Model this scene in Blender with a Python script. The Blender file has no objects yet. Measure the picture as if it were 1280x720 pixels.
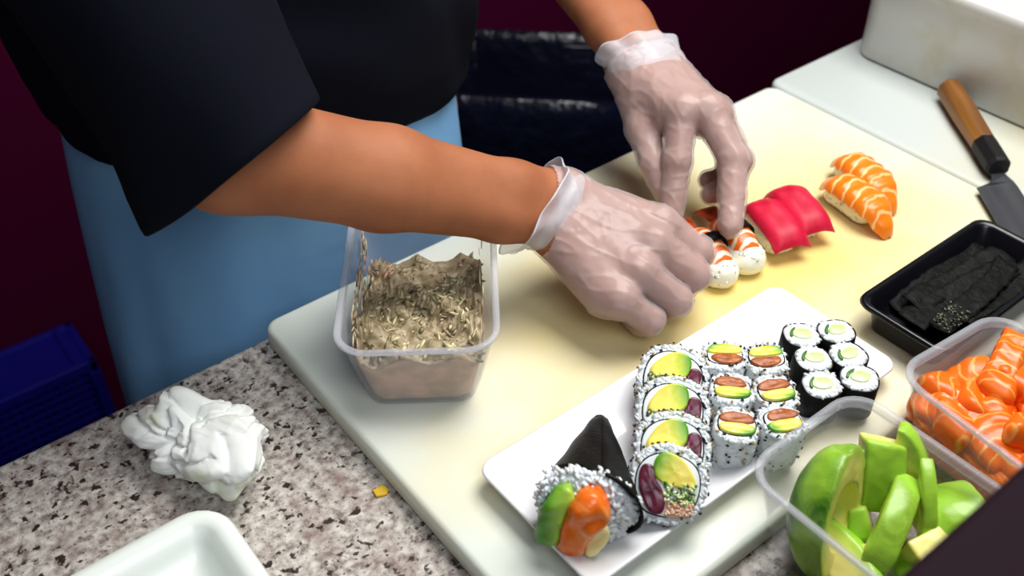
import bpy, math, random
import numpy as np
from mathutils import Matrix, Vector, noise as mnoise

rnd = random.Random(7)
rng = np.random.default_rng(7)
SC = bpy.context.scene
COL = SC.collection

# ------------------------------------------------------------------ camera, light, exposure
def srgb(r, g, b, a=1.0):
    f = lambda c: c / 12.92 if c <= 0.04045 else ((c + 0.055) / 1.055) ** 2.4
    return (f(r / 255), f(g / 255), f(b / 255), a)

cd = bpy.data.cameras.new('camera'); cam = bpy.data.objects.new('camera', cd); COL.objects.link(cam)
cd.sensor_width = 36; cd.lens = 34.99; cd.clip_start = 0.02; cd.clip_end = 50
cam.matrix_world = Matrix(((0.7853, 0.4063, -0.4672, 0.0), (-0.6191, 0.5074, -0.5994, 0.0),
                           (-0.0065, 0.7599, 0.6500, 1.44), (0, 0, 0, 1)))
cd.dof.use_dof = True; cd.dof.focus_distance = 0.70; cd.dof.aperture_fstop = 6.0
SC.camera = cam
SC.view_settings.view_transform = 'Standard'; SC.view_settings.look = 'None'
SC.view_settings.gamma = 1.0; SC.view_settings.use_curve_mapping = False
SC.view_settings.exposure = 0.0

wd = bpy.data.worlds.new('world'); SC.world = wd; wd.use_nodes = True
wd.node_tree.nodes['Background'].inputs[0].default_value = (0.80, 0.90, 1.0, 1)
wd.node_tree.nodes['Background'].inputs[1].default_value = 0.28

def area(name, loc, target, size, power, color=(1, 1, 1), sizey=None):
    l = bpy.data.lights.new(name, 'AREA'); l.energy = power; l.color = color
    l.shape = 'RECTANGLE'; l.size = size; l.size_y = sizey or size
    o = bpy.data.objects.new(name, l); COL.objects.link(o); o.location = loc
    o.rotation_euler = (Vector(target) - Vector(loc)).to_track_quat('-Z', 'Y').to_euler()
    return o
area('counter_lamp', (0.80, 0.40, 2.08), (0.40, 0.34, 0.92), 0.75, 22, (1.0, 0.985, 0.95), 0.75)
area('front_fill', (-0.05, -0.75, 2.30), (0.25, 0.45, 0.9), 0.8, 12, (0.88, 0.95, 1.0), 0.8)  # added fill from the customer side, brightens apron and front faces; no real fixture

# ------------------------------------------------------------------ helpers: objects
def tag(o, label=None, cat=None, group=None, kind=None):
    if label: o['label'] = label
    if cat: o['category'] = cat
    if group: o['group'] = group
    if kind: o['kind'] = kind
    return o

def thing(name, label, cat, loc=(0, 0, 0), rot=(0, 0, 0), group=None):
    o = bpy.data.objects.new(name, None); COL.objects.link(o)
    o.location = loc; o.rotation_euler = rot; o.empty_display_size = 0.02
    return tag(o, label, cat, group)

def mesh(name, V, F, mats, parent=None, smooth=True, mi=None, col=None, world=False, kind=None, label=None):
    V = np.asarray(V, dtype=np.float32)
    if world and parent is not None:
        V = V - np.array(parent.location, dtype=np.float32)
    me = bpy.data.meshes.new(name)
    if isinstance(F, np.ndarray):
        n, k = F.shape
        me.vertices.add(len(V)); me.vertices.foreach_set('co', V.ravel())
        me.loops.add(n * k); me.loops.foreach_set('vertex_index', F.astype(np.int32).ravel())
        me.polygons.add(n); me.polygons.foreach_set('loop_start', np.arange(0, n * k, k, dtype=np.int32))
        me.update(calc_edges=True)
    else:
        me.from_pydata([tuple(map(float, v)) for v in V], [], [tuple(map(int, f)) for f in F]); me.update()
    for m in (mats if isinstance(mats, (list, tuple)) else [mats]): me.materials.append(m)
    me.polygons.foreach_set('use_smooth', np.full(len(me.polygons), smooth, dtype=bool))
    if mi is not None: me.polygons.foreach_set('material_index', np.asarray(mi, dtype=np.int32))
    if col is not None:
        a = me.color_attributes.new('Col', 'FLOAT_COLOR', 'POINT')
        c = np.ones((len(V), 4), dtype=np.float32); c[:, :3] = col; a.data.foreach_set('color', c.ravel())
    me.validate()
    o = bpy.data.objects.new(name, me); COL.objects.link(o)
    if parent is not None: o.parent = parent
    if kind: o['kind'] = kind
    if label: o['label'] = label
    return o

def copy_tree(o, loc=None, rot=None, label=None, parent=None):
    c = o.copy(); COL.objects.link(c)
    if parent is not None: c.parent = parent
    if loc is not None: c.location = loc
    if rot is not None: c.rotation_euler = rot
    if label: c['label'] = label
    for ch in list(o.children): copy_tree(ch, parent=c)
    return c

def bevel(o, w, seg=3, angle=35):
    m = o.modifiers.new('bevel', 'BEVEL'); m.width = w; m.segments = seg; m.limit_method = 'ANGLE'
    m.angle_limit = math.radians(angle); m.harden_normals = False
    return o

def box_vf(lo, hi):
    x0, y0, z0 = lo; x1, y1, z1 = hi
    V = [(x0, y0, z0), (x1, y0, z0), (x1, y1, z0), (x0, y1, z0), (x0, y0, z1), (x1, y0, z1), (x1, y1, z1), (x0, y1, z1)]
    return V, [(3, 2, 1, 0), (4, 5, 6, 7), (0, 1, 5, 4), (1, 2, 6, 5), (2, 3, 7, 6), (3, 0, 4, 7)]

class MB:
    def __init__(s): s.V = []; s.F = []; s.mi = []
    def add(s, V, F, m=0):
        b = len(s.V); s.V += [tuple(map(float, v)) for v in V]
        s.F += [tuple(int(i) + b for i in f) for f in F]; s.mi += [m] * len(F); return s
    def box(s, lo, hi, m=0): return s.add(*box_vf(lo, hi), m)
    def build(s, name, mats, parent=None, **k): return mesh(name, s.V, s.F, mats, parent, mi=s.mi, **k)

def loft(rings, closed=True, cap0=False, cap1=False):
    R = np.asarray(rings, dtype=float); n, m, _ = R.shape
    V = R.reshape(-1, 3); F = []
    for i in range(n - 1):
        for j in range(m if closed else m - 1):
            k = (j + 1) % m
            F.append((i * m + j, i * m + k, (i + 1) * m + k, (i + 1) * m + j))
    if cap0: F.append(tuple(range(m - 1, -1, -1)))
    if cap1: F.append(tuple((n - 1) * m + j for j in range(m)))
    return V, F

def rrect(hx, hy, r, n=6):
    P = []
    for cx, cy, a0 in ((hx - r, hy - r, 0), (-hx + r, hy - r, 90), (-hx + r, -hy + r, 180), (hx - r, -hy + r, 270)):
        for i in range(n + 1):
            a = math.radians(a0 + 90 * i / n); P.append((cx + r * math.cos(a), cy + r * math.sin(a)))
    return np.array(P)

def selip(rx, ry, p=2.6, n=32):
    t = np.linspace(0, 2 * math.pi, n, endpoint=False)
    c, s = np.cos(t), np.sin(t)
    return np.stack([rx * np.sign(c) * np.abs(c) ** (2 / p), ry * np.sign(s) * np.abs(s) ** (2 / p)], 1)

def resample(P, n):
    P = np.vstack([P, P[:1]]); L = np.r_[0, np.cumsum(np.linalg.norm(np.diff(P, axis=0), axis=1))]
    u = np.linspace(0, L[-1], n, endpoint=False); return np.column_stack([np.interp(u, L, P[:, 0]), np.interp(u, L, P[:, 1])])

def lift(P, z): return np.column_stack([P, np.full(len(P), z)])

def prism(P, z0, z1, inset=0.0008):
    """closed outline P (n,2) as a block whose top edge is rounded over"""
    P = np.asarray(P, float); c = P.mean(0)
    d = P - c; L = np.linalg.norm(d, axis=1, keepdims=True); Q = c + d * (1 - inset / np.maximum(L, 1e-6))
    Q2 = c + d * (1 - 2.4 * inset / np.maximum(L, 1e-6))
    return loft([lift(P, z0), lift(P, z1 - inset), lift(Q, z1 - inset * 0.3), lift(Q2, z1)], cap0=True, cap1=True)

# small ellipsoid used for grains, seeds and flakes (20 vertices)
def _ell_template(seg=6, rows=3):
    V = [(0, 0, -1)]
    for i in range(1, rows + 1):
        a = -math.pi / 2 + math.pi * i / (rows + 1)
        for j in range(seg):
            b = 2 * math.pi * (j + 0.5 * (i % 2)) / seg
            V.append((math.cos(a) * math.cos(b), math.cos(a) * math.sin(b), math.sin(a)))
    V.append((0, 0, 1)); F = []
    for j in range(seg):
        F.append((0, 1 + (j + 1) % seg, 1 + j))
        for i in range(rows - 1):
            a = 1 + i * seg
            F.append((a + j, a + (j + 1) % seg, a + seg + (j + 1) % seg)); F.append((a + j, a + seg + (j + 1) % seg, a + seg + j))
        t = 1 + (rows - 1) * seg
        F.append((t + j, t + (j + 1) % seg, len(V) - 1))
    return np.array(V), np.array(F)
ET_V, ET_F = _ell_template()

def grains(P, N, size, tilt=0.25, jit=0.25, sink=0.0):
    """ellipsoids of half-sizes size lying on points P with normals N"""
    P = np.asarray(P, float); N = np.asarray(N, float); n = len(P)
    P = P - N * (sink * size[2]); N = N + rng.normal(0, tilt, (n, 3)); N /= np.linalg.norm(N, axis=1, keepdims=True)
    T = rng.normal(0, 1, (n, 3)); T -= N * (T * N).sum(1, keepdims=True); T /= np.linalg.norm(T, axis=1, keepdims=True)
    B = np.cross(N, T)
    S = np.array(size) * (1 + rng.uniform(-jit, jit, (n, 3)))
    V = P[:, None, :] + ET_V[None, :, 0:1] * (T * S[:, 0:1])[:, None] + ET_V[None, :, 1:2] * (B * S[:, 1:2])[:, None] + ET_V[None, :, 2:3] * (N * S[:, 2:3])[:, None]
    F = ET_F[None] + (np.arange(n) * len(ET_V))[:, None, None]
    return V.reshape(-1, 3), F.reshape(-1, 3)

# ------------------------------------------------------------------ helpers: distance fields and surface nets
class Field:
    def __init__(s, lo, hi, h):
        s.lo = np.array(lo, float); s.h = h
        s.n = np.ceil((np.array(hi) - s.lo) / h).astype(int) + 1
        s.F = np.full(s.n, 50.0, dtype=np.float32)
        s.ax = [(s.lo[i] + h * np.arange(s.n[i])).astype(np.float32) for i in range(3)]
    def _sl(s, lo, hi, m):
        a = np.clip(np.floor((np.array(lo) - m - s.lo) / s.h).astype(int), 0, s.n)
        b = np.clip(np.ceil((np.array(hi) + m - s.lo) / s.h).astype(int) + 1, 0, s.n)
        sl = tuple(slice(a[i], b[i]) for i in range(3))
        g = (s.ax[0][sl[0]][:, None, None], s.ax[1][sl[1]][None, :, None], s.ax[2][sl[2]][None, None, :])
        return sl, g
    def put(s, fn, lo, hi, k, sub=False):
        sl, g = s._sl(lo, hi, max(2.5 * k, 4 * s.h))
        A = s.F[sl]
        if A.size == 0: return s
        D = fn(*g)
        if sub:
            h = np.clip(0.5 - 0.5 * (A + D) / max(k, 1e-6), 0, 1)
            s.F[sl] = A * (1 - h) - D * h + k * h * (1 - h)
        elif k <= 0: s.F[sl] = np.minimum(A, D)
        else:
            h = np.clip(0.5 + 0.5 * (A - D) / k, 0, 1)
            s.F[sl] = A * (1 - h) + D * h - k * h * (1 - h)
        return s
    def cone(s, a, b, ra, rb, k=0.0, sub=False):
        a = np.array(a, np.float32); b = np.array(b, np.float32); ab = b - a; L = max(float(ab @ ab), 1e-12); r = max(ra, rb)
        def fn(x, y, z):
            t = np.clip(((x - a[0]) * ab[0] + (y - a[1]) * ab[1] + (z - a[2]) * ab[2]) / L, 0, 1)
            return np.sqrt((x - a[0] - t * ab[0]) ** 2 + (y - a[1] - t * ab[1]) ** 2 + (z - a[2] - t * ab[2]) ** 2) - (ra + (rb - ra) * t)
        return s.put(fn, np.minimum(a, b) - r, np.maximum(a, b) + r, k, sub)
    def ell(s, c, rad, k=0.0, M=None, sub=False):
        c = np.array(c, np.float32); rad = np.array(rad, np.float32); R = np.eye(3) if M is None else np.array(M)
        def fn(x, y, z):
            dx, dy, dz = x - c[0], y - c[1], z - c[2]
            q = [R[0][i] * dx + R[1][i] * dy + R[2][i] * dz for i in range(3)]
            k0 = np.sqrt((q[0] / rad[0]) ** 2 + (q[1] / rad[1]) ** 2 + (q[2] / rad[2]) ** 2)
            k1 = np.sqrt((q[0] / rad[0] ** 2) ** 2 + (q[1] / rad[1] ** 2) ** 2 + (q[2] / rad[2] ** 2) ** 2) + 1e-9
            return k0 * (k0 - 1) / k1
        m = rad.max(); return s.put(fn, c - m, c + m, k, sub)
    def rbox(s, c, half, r, k=0.0, sub=False):
        c = np.array(c, np.float32); h = np.array(half, np.float32) - r
        def fn(x, y, z):
            q = [np.abs(v - c[i]) - h[i] for i, v in enumerate((x, y, z))]
            return np.sqrt(sum(np.maximum(v, 0) ** 2 for v in q)) + np.minimum(np.maximum(np.maximum(q[0], q[1]), q[2]), 0) - r
        return s.put(fn, c - half, c + half, k, sub)
    def cut(s, p, n, k=0.002):
        """throw away what lies on the side of p that n points to"""
        n = np.array(n, float); n /= np.linalg.norm(n)
        D = (s.ax[0][:, None, None] - p[0]) * n[0] + (s.ax[1][None, :, None] - p[1]) * n[1] + (s.ax[2][None, None, :] - p[2]) * n[2]
        A = s.F; h = np.clip(0.5 + 0.5 * (D - A) / k, 0, 1)
        s.F = (A * (1 - h) + D * h + k * h * (1 - h)).astype(np.float32); return s
    def warp(s, fn):
        x, y, z = np.meshgrid(*s.ax, indexing='ij', sparse=True); s.F = (s.F + fn(x, y, z)).astype(np.float32); return s
    def mesh(s, smooth=2, iso=0.0):
        G = s.F - iso; S = G < 0; n = s.n
        c = [(i, j, k) for i in (0, 1) for j in (0, 1) for k in (0, 1)]
        sl = lambda o: tuple(slice(o[a], n[a] - 1 + o[a]) for a in range(3))
        cnt = np.zeros(n - 1, dtype=np.int8)
        for o in c: cnt += S[sl(o)]
        mask = (cnt > 0) & (cnt < 8); I = np.argwhere(mask)
        idx = np.full(n - 1, -1, dtype=np.int32); idx[mask] = np.arange(len(I))
        v = np.array([G[I[:, 0] + o[0], I[:, 1] + o[1], I[:, 2] + o[2]] for o in c])
        acc = np.zeros((len(I), 3)); num = np.zeros(len(I))
        for a in range(8):
            for b in range(a + 1, 8):
                d = np.array(c[b]) - np.array(c[a])
                if np.abs(d).sum() != 1: continue
                x = (v[a] < 0) != (v[b] < 0)
                t = v[a] / np.where(x, v[a] - v[b], 1)
                acc += np.where(x[:, None], np.array(c[a]) + t[:, None] * d, 0); num += x
        V = s.lo + s.h * (I + acc / num[:, None]); Q = []
        for a in range(3):
            u, w = (a + 1) % 3, (a + 2) % 3
            s0 = [slice(None)] * 3; s1 = [slice(None)] * 3; s0[a] = slice(0, n[a] - 1); s1[a] = slice(1, n[a])
            for ax in (u, w): s0[ax] = slice(1, n[ax] - 1); s1[ax] = slice(1, n[ax] - 1)
            A, B = S[tuple(s0)], S[tuple(s1)]
            P = np.argwhere(A != B)
            if not len(P): continue
            ins = A[A != B]; P[:, u] += 1; P[:, w] += 1
            def cell(du, dw):
                q = P.copy(); q[:, u] += du; q[:, w] += dw; return idx[q[:, 0], q[:, 1], q[:, 2]]
            f = np.stack([cell(-1, -1), cell(0, -1), cell(0, 0), cell(-1, 0)], 1)
            f[~ins] = f[~ins][:, ::-1]; Q.append(f)
        Q = np.concatenate(Q)
        for _ in range(smooth): V = relax(V, Q)
        return V, Q

def relax(V, Q, f=0.5):
    A = np.zeros_like(V); N = np.zeros(len(V))
    for i in range(4):
        a, b = Q[:, i], Q[:, (i + 1) % 4]
        for d in range(3): A[:, d] += np.bincount(a, V[b, d], len(V)) + np.bincount(b, V[a, d], len(V))
        N += np.bincount(a, minlength=len(V)) + np.bincount(b, minlength=len(V))
    return V * (1 - f) + f * A / np.maximum(N, 1)[:, None]

def vnormals(V, Q):
    n = np.cross(V[Q[:, 2]] - V[Q[:, 0]], V[Q[:, 3]] - V[Q[:, 1]]) if Q.shape[1] == 4 else np.cross(V[Q[:, 1]] - V[Q[:, 0]], V[Q[:, 2]] - V[Q[:, 0]])
    N = np.zeros_like(V)
    for i in range(Q.shape[1]):
        for d in range(3): N[:, d] += np.bincount(Q[:, i], n[:, d], len(V))
    return N / (np.linalg.norm(N, axis=1, keepdims=True) + 1e-12)

def nz(V, s, off=0.0, f=mnoise.noise):
    return np.array([f(Vector((float(v[0]) * s + off, float(v[1]) * s + off * 1.7, float(v[2]) * s - off))) for v in V])

unit = lambda v: np.array(v, float) / np.linalg.norm(v)

# ------------------------------------------------------------------ helpers: materials
def newmat(name):
    m = bpy.data.materials.new(name); m.use_nodes = True; return m, m.node_tree.nodes, m.node_tree.links, m.node_tree.nodes['Principled BSDF']

def mat(name, c, rough=0.5, spec=0.5, metal=0.0, sss=0.0, coat=0.0, c2=None, scale=40, bump=0.0, bscale=200, detail=4, stretch=None, lo=0.35, hi=0.65, bdist=0.001):
    m, N, L, p = newmat(name)
    p.inputs['Base Color'].default_value = c; p.inputs['Roughness'].default_value = rough
    p.inputs['Specular IOR Level'].default_value = spec; p.inputs['Metallic'].default_value = metal
    p.inputs['Coat Weight'].default_value = coat
    if sss:
        p.inputs['Subsurface Weight'].default_value = sss; p.inputs['Subsurface Scale'].default_value = 0.004
        p.inputs['Subsurface Radius'].default_value = (1.0, 0.6, 0.4)
    if c2 is not None or bump:
        tc = N.new('ShaderNodeTexCoord'); src = tc.outputs['Object']
        if stretch:
            mp = N.new('ShaderNodeMapping'); mp.inputs['Scale'].default_value = stretch; L.new(src, mp.inputs[0]); src = mp.outputs[0]
    if c2 is not None:
        n = N.new('ShaderNodeTexNoise'); n.inputs['Scale'].default_value = scale; n.inputs['Detail'].default_value = detail
        r = N.new('ShaderNodeValToRGB'); r.color_ramp.elements[0].position = lo; r.color_ramp.elements[1].position = hi
        r.color_ramp.elements[0].color = c; r.color_ramp.elements[1].color = c2
        L.new(src, n.inputs['Vector']); L.new(n.outputs[0], r.inputs[0]); L.new(r.outputs[0], p.inputs['Base Color'])
    if bump:
        n = N.new('ShaderNodeTexNoise'); n.inputs['Scale'].default_value = bscale; n.inputs['Detail'].default_value = 4
        b = N.new('ShaderNodeBump'); b.inputs['Strength'].default_value = bump; b.inputs['Distance'].default_value = bdist
        L.new(src, n.inputs['Vector']); L.new(n.outputs[0], b.inputs['Height']); L.new(b.outputs[0], p.inputs['Normal'])
    return m

def colmat(name, rough=0.4, sss=0.0, bump=0.2, bscale=150, spec=0.5, bdist=0.001):
    m = mat(name, (1, 1, 1, 1), rough, spec, sss=sss, bump=bump, bscale=bscale, bdist=bdist)
    N, L = m.node_tree.nodes, m.node_tree.links
    a = N.new('ShaderNodeVertexColor'); a.layer_name = 'Col'; L.new(a.outputs[0], N['Principled BSDF'].inputs['Base Color'])
    return m

def filmmat(name, c, alpha, rough=0.25, spec=0.5, rim=0.25, bump=0.0, bscale=120):
    """thin clear plastic: mostly lets light straight through, milky and glossy on top"""
    m, N, L, p = newmat(name)
    p.inputs['Base Color'].default_value = c; p.inputs['Roughness'].default_value = rough; p.inputs['Specular IOR Level'].default_value = spec
    t = N.new('ShaderNodeBsdfTransparent'); t.inputs[0].default_value = (0.97, 0.97, 0.98, 1)
    lw = N.new('ShaderNodeLayerWeight'); lw.inputs[0].default_value = 0.25
    ma = N.new('ShaderNodeMath'); ma.operation = 'MULTIPLY_ADD'; ma.inputs[1].default_value = rim; ma.inputs[2].default_value = alpha; ma.use_clamp = True
    mx = N.new('ShaderNodeMixShader')
    L.new(lw.outputs['Facing'], ma.inputs[0]); L.new(ma.outputs[0], mx.inputs[0]); L.new(t.outputs[0], mx.inputs[1]); L.new(p.outputs[0], mx.inputs[2])
    L.new(mx.outputs[0], N['Material Output'].inputs[0])
    if bump:
        tc = N.new('ShaderNodeTexCoord'); n = N.new('ShaderNodeTexNoise'); n.inputs['Scale'].default_value = bscale
        b = N.new('ShaderNodeBump'); b.inputs['Strength'].default_value = bump; b.inputs['Distance'].default_value = 0.002
        L.new(tc.outputs['Object'], n.inputs['Vector']); L.new(n.outputs[0], b.inputs['Height']); L.new(b.outputs[0], p.inputs['Normal'])
    return m

def stripemat(name, flesh, flesh2, fat, period, curve, width=0.80, rough=0.3, sss=0.12, axis=1):
    """fish flesh with pale bowed lines across its length (object x across, y along)"""
    m, N, L, p = newmat(name)
    p.inputs['Roughness'].default_value = rough
    if sss: p.inputs['Subsurface Weight'].default_value = sss; p.inputs['Subsurface Scale'].default_value = 0.004; p.inputs['Subsurface Radius'].default_value = (1, .4, .2)
    tc = N.new('ShaderNodeTexCoord'); no = N.new('ShaderNodeTexNoise'); no.inputs['Scale'].default_value = 70; no.inputs['Detail'].default_value = 2
    L.new(tc.outputs['Object'], no.inputs['Vector'])
    sx = N.new('ShaderNodeSeparateXYZ'); L.new(tc.outputs['Object'], sx.inputs[0])
    def M(op, a, b=None, c=None):
        n = N.new('ShaderNodeMath'); n.operation = op
        for i, v in enumerate((a, b, c)):
            if v is None: continue
            if isinstance(v, (int, float)): n.inputs[i].default_value = v
            else: L.new(v, n.inputs[i])
        return n.outputs[0]
    along, across = sx.outputs[axis], sx.outputs[1 - axis]
    t = M('ADD', M('MULTIPLY_ADD', M('MULTIPLY', across, across), curve, along), M('MULTIPLY', M('SUBTRACT', no.outputs[0], 0.5), period * 0.8))
    s = M('SINE', M('MULTIPLY', t, 2 * math.pi / period))
    r = N.new('ShaderNodeValToRGB'); e = r.color_ramp.elements
    e[0].position = width - 0.12; e[0].color = (0, 0, 0, 1); e[1].position = width + 0.14; e[1].color = (1, 1, 1, 1)
    L.new(s, r.inputs[0])
    mix = N.new('ShaderNodeMix'); mix.data_type = 'RGBA'
    fl = N.new('ShaderNodeMix'); fl.data_type = 'RGBA'; L.new(no.outputs[0], fl.inputs[0]); fl.inputs[6].default_value = flesh; fl.inputs[7].default_value = flesh2
    L.new(r.outputs[0], mix.inputs[0]); L.new(fl.outputs[2], mix.inputs[6]); mix.inputs[7].default_value = fat
    L.new(mix.outputs[2], p.inputs['Base Color'])
    b = N.new('ShaderNodeBump'); b.inputs['Strength'].default_value = 0.35; b.inputs['Distance'].default_value = 0.0008; L.new(no.outputs[0], b.inputs['Height']); L.new(b.outputs[0], p.inputs['Normal'])
    return m

def granite():
    m, N, L, p = newmat('speckled_granite'); p.inputs['Roughness'].default_value = 0.32
    tc = N.new('ShaderNodeTexCoord')
    def ns(scale, det, rough=0.6):
        n = N.new('ShaderNodeTexNoise'); n.inputs['Scale'].default_value = scale; n.inputs['Detail'].default_value = det; n.inputs['Roughness'].default_value = rough
        L.new(tc.outputs['Object'], n.inputs['Vector']); return n.outputs[0]
    def ramp(src, stops):
        r = N.new('ShaderNodeValToRGB'); e = r.color_ramp.elements
        e[0].position, e[0].color = stops[0]; e[1].position, e[1].color = stops[-1]
        for q, c in stops[1:-1]: x = e.new(q); x.color = c
        L.new(src, r.inputs[0]); return r.outputs[0]
    def mix(f, a, b):
        x = N.new('ShaderNodeMix'); x.data_type = 'RGBA'; L.new(f, x.inputs[0])
        for i, v in ((6, a), (7, b)):
            if isinstance(v, tuple): x.inputs[i].default_value = v
            else: L.new(v, x.inputs[i])
        return x.outputs[2]
    base = ramp(ns(150, 5), [(0.36, srgb(128, 116, 110)), (0.5, srgb(186, 178, 170)), (0.62, srgb(214, 208, 200))])
    warm = ramp(ns(45, 3), [(0.50, (0, 0, 0, 1)), (0.68, (0.6, 0.6, 0.6, 1))])
    base = mix(warm, base, srgb(136, 112, 106))
    dark = ramp(ns(165, 2.2, 0.5), [(0.585, (0, 0, 0, 1)), (0.66, (1, 1, 1, 1))])
    base = mix(dark, base, srgb(50, 40, 38))
    tiny = ramp(ns(330, 2), [(0.62, (0, 0, 0, 1)), (0.68, (0.8, 0.8, 0.8, 1))])
    base = mix(tiny, base, srgb(84, 70, 66))
    L.new(base, p.inputs['Base Color']); return m

def boardmat(name, stain, white, c0, c1, seed=0.0, knife=0.25):
    """white plastic board with an old yellow stain around a centre, and faint knife scores"""
    m, N, L, p = newmat(name); p.inputs['Roughness'].default_value = 0.38
    tc = N.new('ShaderNodeTexCoord')
    mp = N.new('ShaderNodeMapping'); mp.inputs['Location'].default_value = (-c0[0] * c1[0], -c0[1] * c1[1], 0); mp.inputs['Scale'].default_value = (c1[0], c1[1], 0)
    L.new(tc.outputs['Object'], mp.inputs[0])
    ln = N.new('ShaderNodeVectorMath'); ln.operation = 'LENGTH'; L.new(mp.outputs[0], ln.inputs[0])
    no = N.new('ShaderNodeTexNoise'); no.inputs['Scale'].default_value = 9; no.inputs['Detail'].default_value = 5
    mo = N.new('ShaderNodeMapping'); mo.inputs['Location'].default_value = (seed, seed, 0); L.new(tc.outputs['Object'], mo.inputs[0]); L.new(mo.outputs[0], no.inputs['Vector'])
    ad = N.new('ShaderNodeMath'); ad.operation = 'MULTIPLY_ADD'; ad.inputs[1].default_value = 0.9; L.new(no.outputs[0], ad.inputs[0]); L.new(ln.outputs['Value'], ad.inputs[2])
    r = N.new('ShaderNodeValToRGB'); e = r.color_ramp.elements
    e[0].position = 0.62; e[0].color = stain; e[1].position = 1.45; e[1].color = white
    # ramp input runs 0..1, so squeeze the distance
    sq = N.new('ShaderNodeMath'); sq.operation = 'MULTIPLY'; sq.inputs[1].default_value = 0.62; L.new(ad.outputs[0], sq.inputs[0])
    e[0].position = 0.42; e[1].position = 0.92
    L.new(sq.outputs[0], r.inputs[0]); L.new(r.outputs[0], p.inputs['Base Color'])
    kn = N.new('ShaderNodeTexNoise'); kn.inputs['Scale'].default_value = 60; kn.inputs['Detail'].default_value = 6
    km = N.new('ShaderNodeMapping'); km.inputs['Rotation'].default_value = (0, 0, 0.5); km.inputs['Scale'].default_value = (0.25, 2.2, 1); L.new(tc.outputs['Object'], km.inputs[0]); L.new(km.outputs[0], kn.inputs['Vector'])
    b = N.new('ShaderNodeBump'); b.inputs['Strength'].default_value = knife; b.inputs['Distance'].default_value = 0.0008; L.new(kn.outputs[0], b.inputs['Height']); L.new(b.outputs[0], p.inputs['Normal'])
    return m

M = {}
M['wall'] = mat('maroon_paint', srgb(74, 1, 44), 0.8, 0.08)
M['floor'] = mat('dark_tile', srgb(34, 20, 26), 0.6, c2=srgb(26, 14, 20), scale=6)
M['ceil'] = mat('grey_ceiling', srgb(90, 88, 92), 0.9)
M['granite'] = granite()
M['cabinet'] = mat('dark_cabinet', srgb(46, 40, 44), 0.5)
M['board'] = boardmat('stained_white_board', srgb(238, 212, 130), srgb(230, 236, 226), (0.53, 0.385), (3.0, 4.8))
M['board2'] = boardmat('worn_white_board', srgb(214, 206, 172), srgb(200, 207, 204), (0.99, 0.30), (3.6, 7.5), 3.1)
M['porcelain'] = mat('white_porcelain', srgb(236, 236, 240), 0.12, coat=0.3)
M['ledge'] = mat('dark_purple_laminate', srgb(26, 9, 20), 0.6, 0.06)
M['tray_white'] = mat('white_melamine', srgb(236, 242, 236), 0.25)
M['tub'] = mat('scuffed_white_plastic', srgb(216, 216, 212), 0.55, c2=srgb(204, 196, 172), scale=16, lo=0.52, hi=0.72)
M['black_plastic'] = mat('black_plastic', srgb(14, 14, 20), 0.28)
M['bag'] = mat('black_bag_film', srgb(12, 15, 32), 0.26, 0.6, bump=0.8, bscale=22, bdist=0.012)
M['crate'] = mat('blue_crate_plastic', srgb(14, 14, 128), 0.45)
M['wood'] = mat('oiled_handle_wood', srgb(158, 104, 38), 0.5, c2=srgb(100, 58, 18), scale=60, stretch=(1, 1, 0.06), bump=0.2, bscale=160)
M['ferrule'] = mat('black_horn', srgb(20, 18, 20), 0.55, 0.25)
M['steel'] = mat('brushed_steel', srgb(120, 122, 130), 0.4, metal=1.0, c2=srgb(90, 92, 100), scale=40, stretch=(1, 1, 0.1))
M['paper'] = mat('crumpled_paper', srgb(246, 248, 244), 0.8, 0.2, c2=srgb(232, 236, 196), scale=30, lo=0.55, hi=0.75, bump=0.35, bscale=110)
M['crumb'] = mat('yellow_crumb', srgb(226, 182, 40), 0.6)
M['rice'] = mat('sushi_rice', srgb(240, 244, 246), 0.34, sss=0.25)
M['rice_warm'] = mat('warm_sushi_rice', srgb(248, 247, 230), 0.35, sss=0.25)
M['nori'] = mat('nori_sheet', srgb(15, 13, 14), 0.5, 0.16, c2=srgb(8, 8, 9), scale=160, bump=0.5, bscale=330)
M['nori_dry'] = mat('dry_nori_sheet', srgb(24, 27, 23), 0.6, 0.14, c2=srgb(7, 8, 8), scale=190, bump=0.8, bscale=300, bdist=0.0012)
M['nori_crumb'] = mat('nori_flake', srgb(132, 134, 108), 0.5, c2=srgb(50, 54, 42), scale=240)
M['sesame_black'] = mat('black_sesame', srgb(18, 16, 18), 0.4)
M['sesame_tan'] = mat('tan_sesame', srgb(170, 140, 92), 0.5)
M['salmon'] = stripemat('salmon_flesh', srgb(246, 124, 20), srgb(238, 136, 30), srgb(254, 202, 132), 0.0125, 22.0, width=0.84)
M['salmon_chunk'] = stripemat('salmon_chunk_flesh', srgb(246, 100, 10), srgb(254, 126, 22), srgb(255, 172, 84), 0.0095, 30.0, width=0.88, rough=0.34)
M['salmon_plain'] = mat('salmon_core', srgb(182, 98, 42), 0.4, c2=srgb(142, 72, 30), scale=120, stretch=(1, 0.3, 1))
M['salmon_bright'] = mat('salmon_strip', srgb(244, 112, 24), 0.26, c2=srgb(250, 160, 84), scale=90, stretch=(1.6, 0.3, 1), lo=.45, hi=.75, sss=0.1, bump=0.6, bscale=140)
M['tuna'] = mat('tuna_flesh', srgb(196, 10, 50), 0.48, 0.35, c2=srgb(220, 36, 72), scale=46, stretch=(2.2, 0.35, 1), bump=0.35, bscale=120, sss=0.08)
M['tuna_dark'] = mat('tuna_core', srgb(106, 36, 60), 0.26, c2=srgb(80, 24, 44), scale=140)
M['prawn'] = stripemat('cooked_prawn', srgb(240, 96, 20), srgb(232, 120, 40), srgb(250, 226, 200), 0.009, 40.0, width=0.35)
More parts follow.
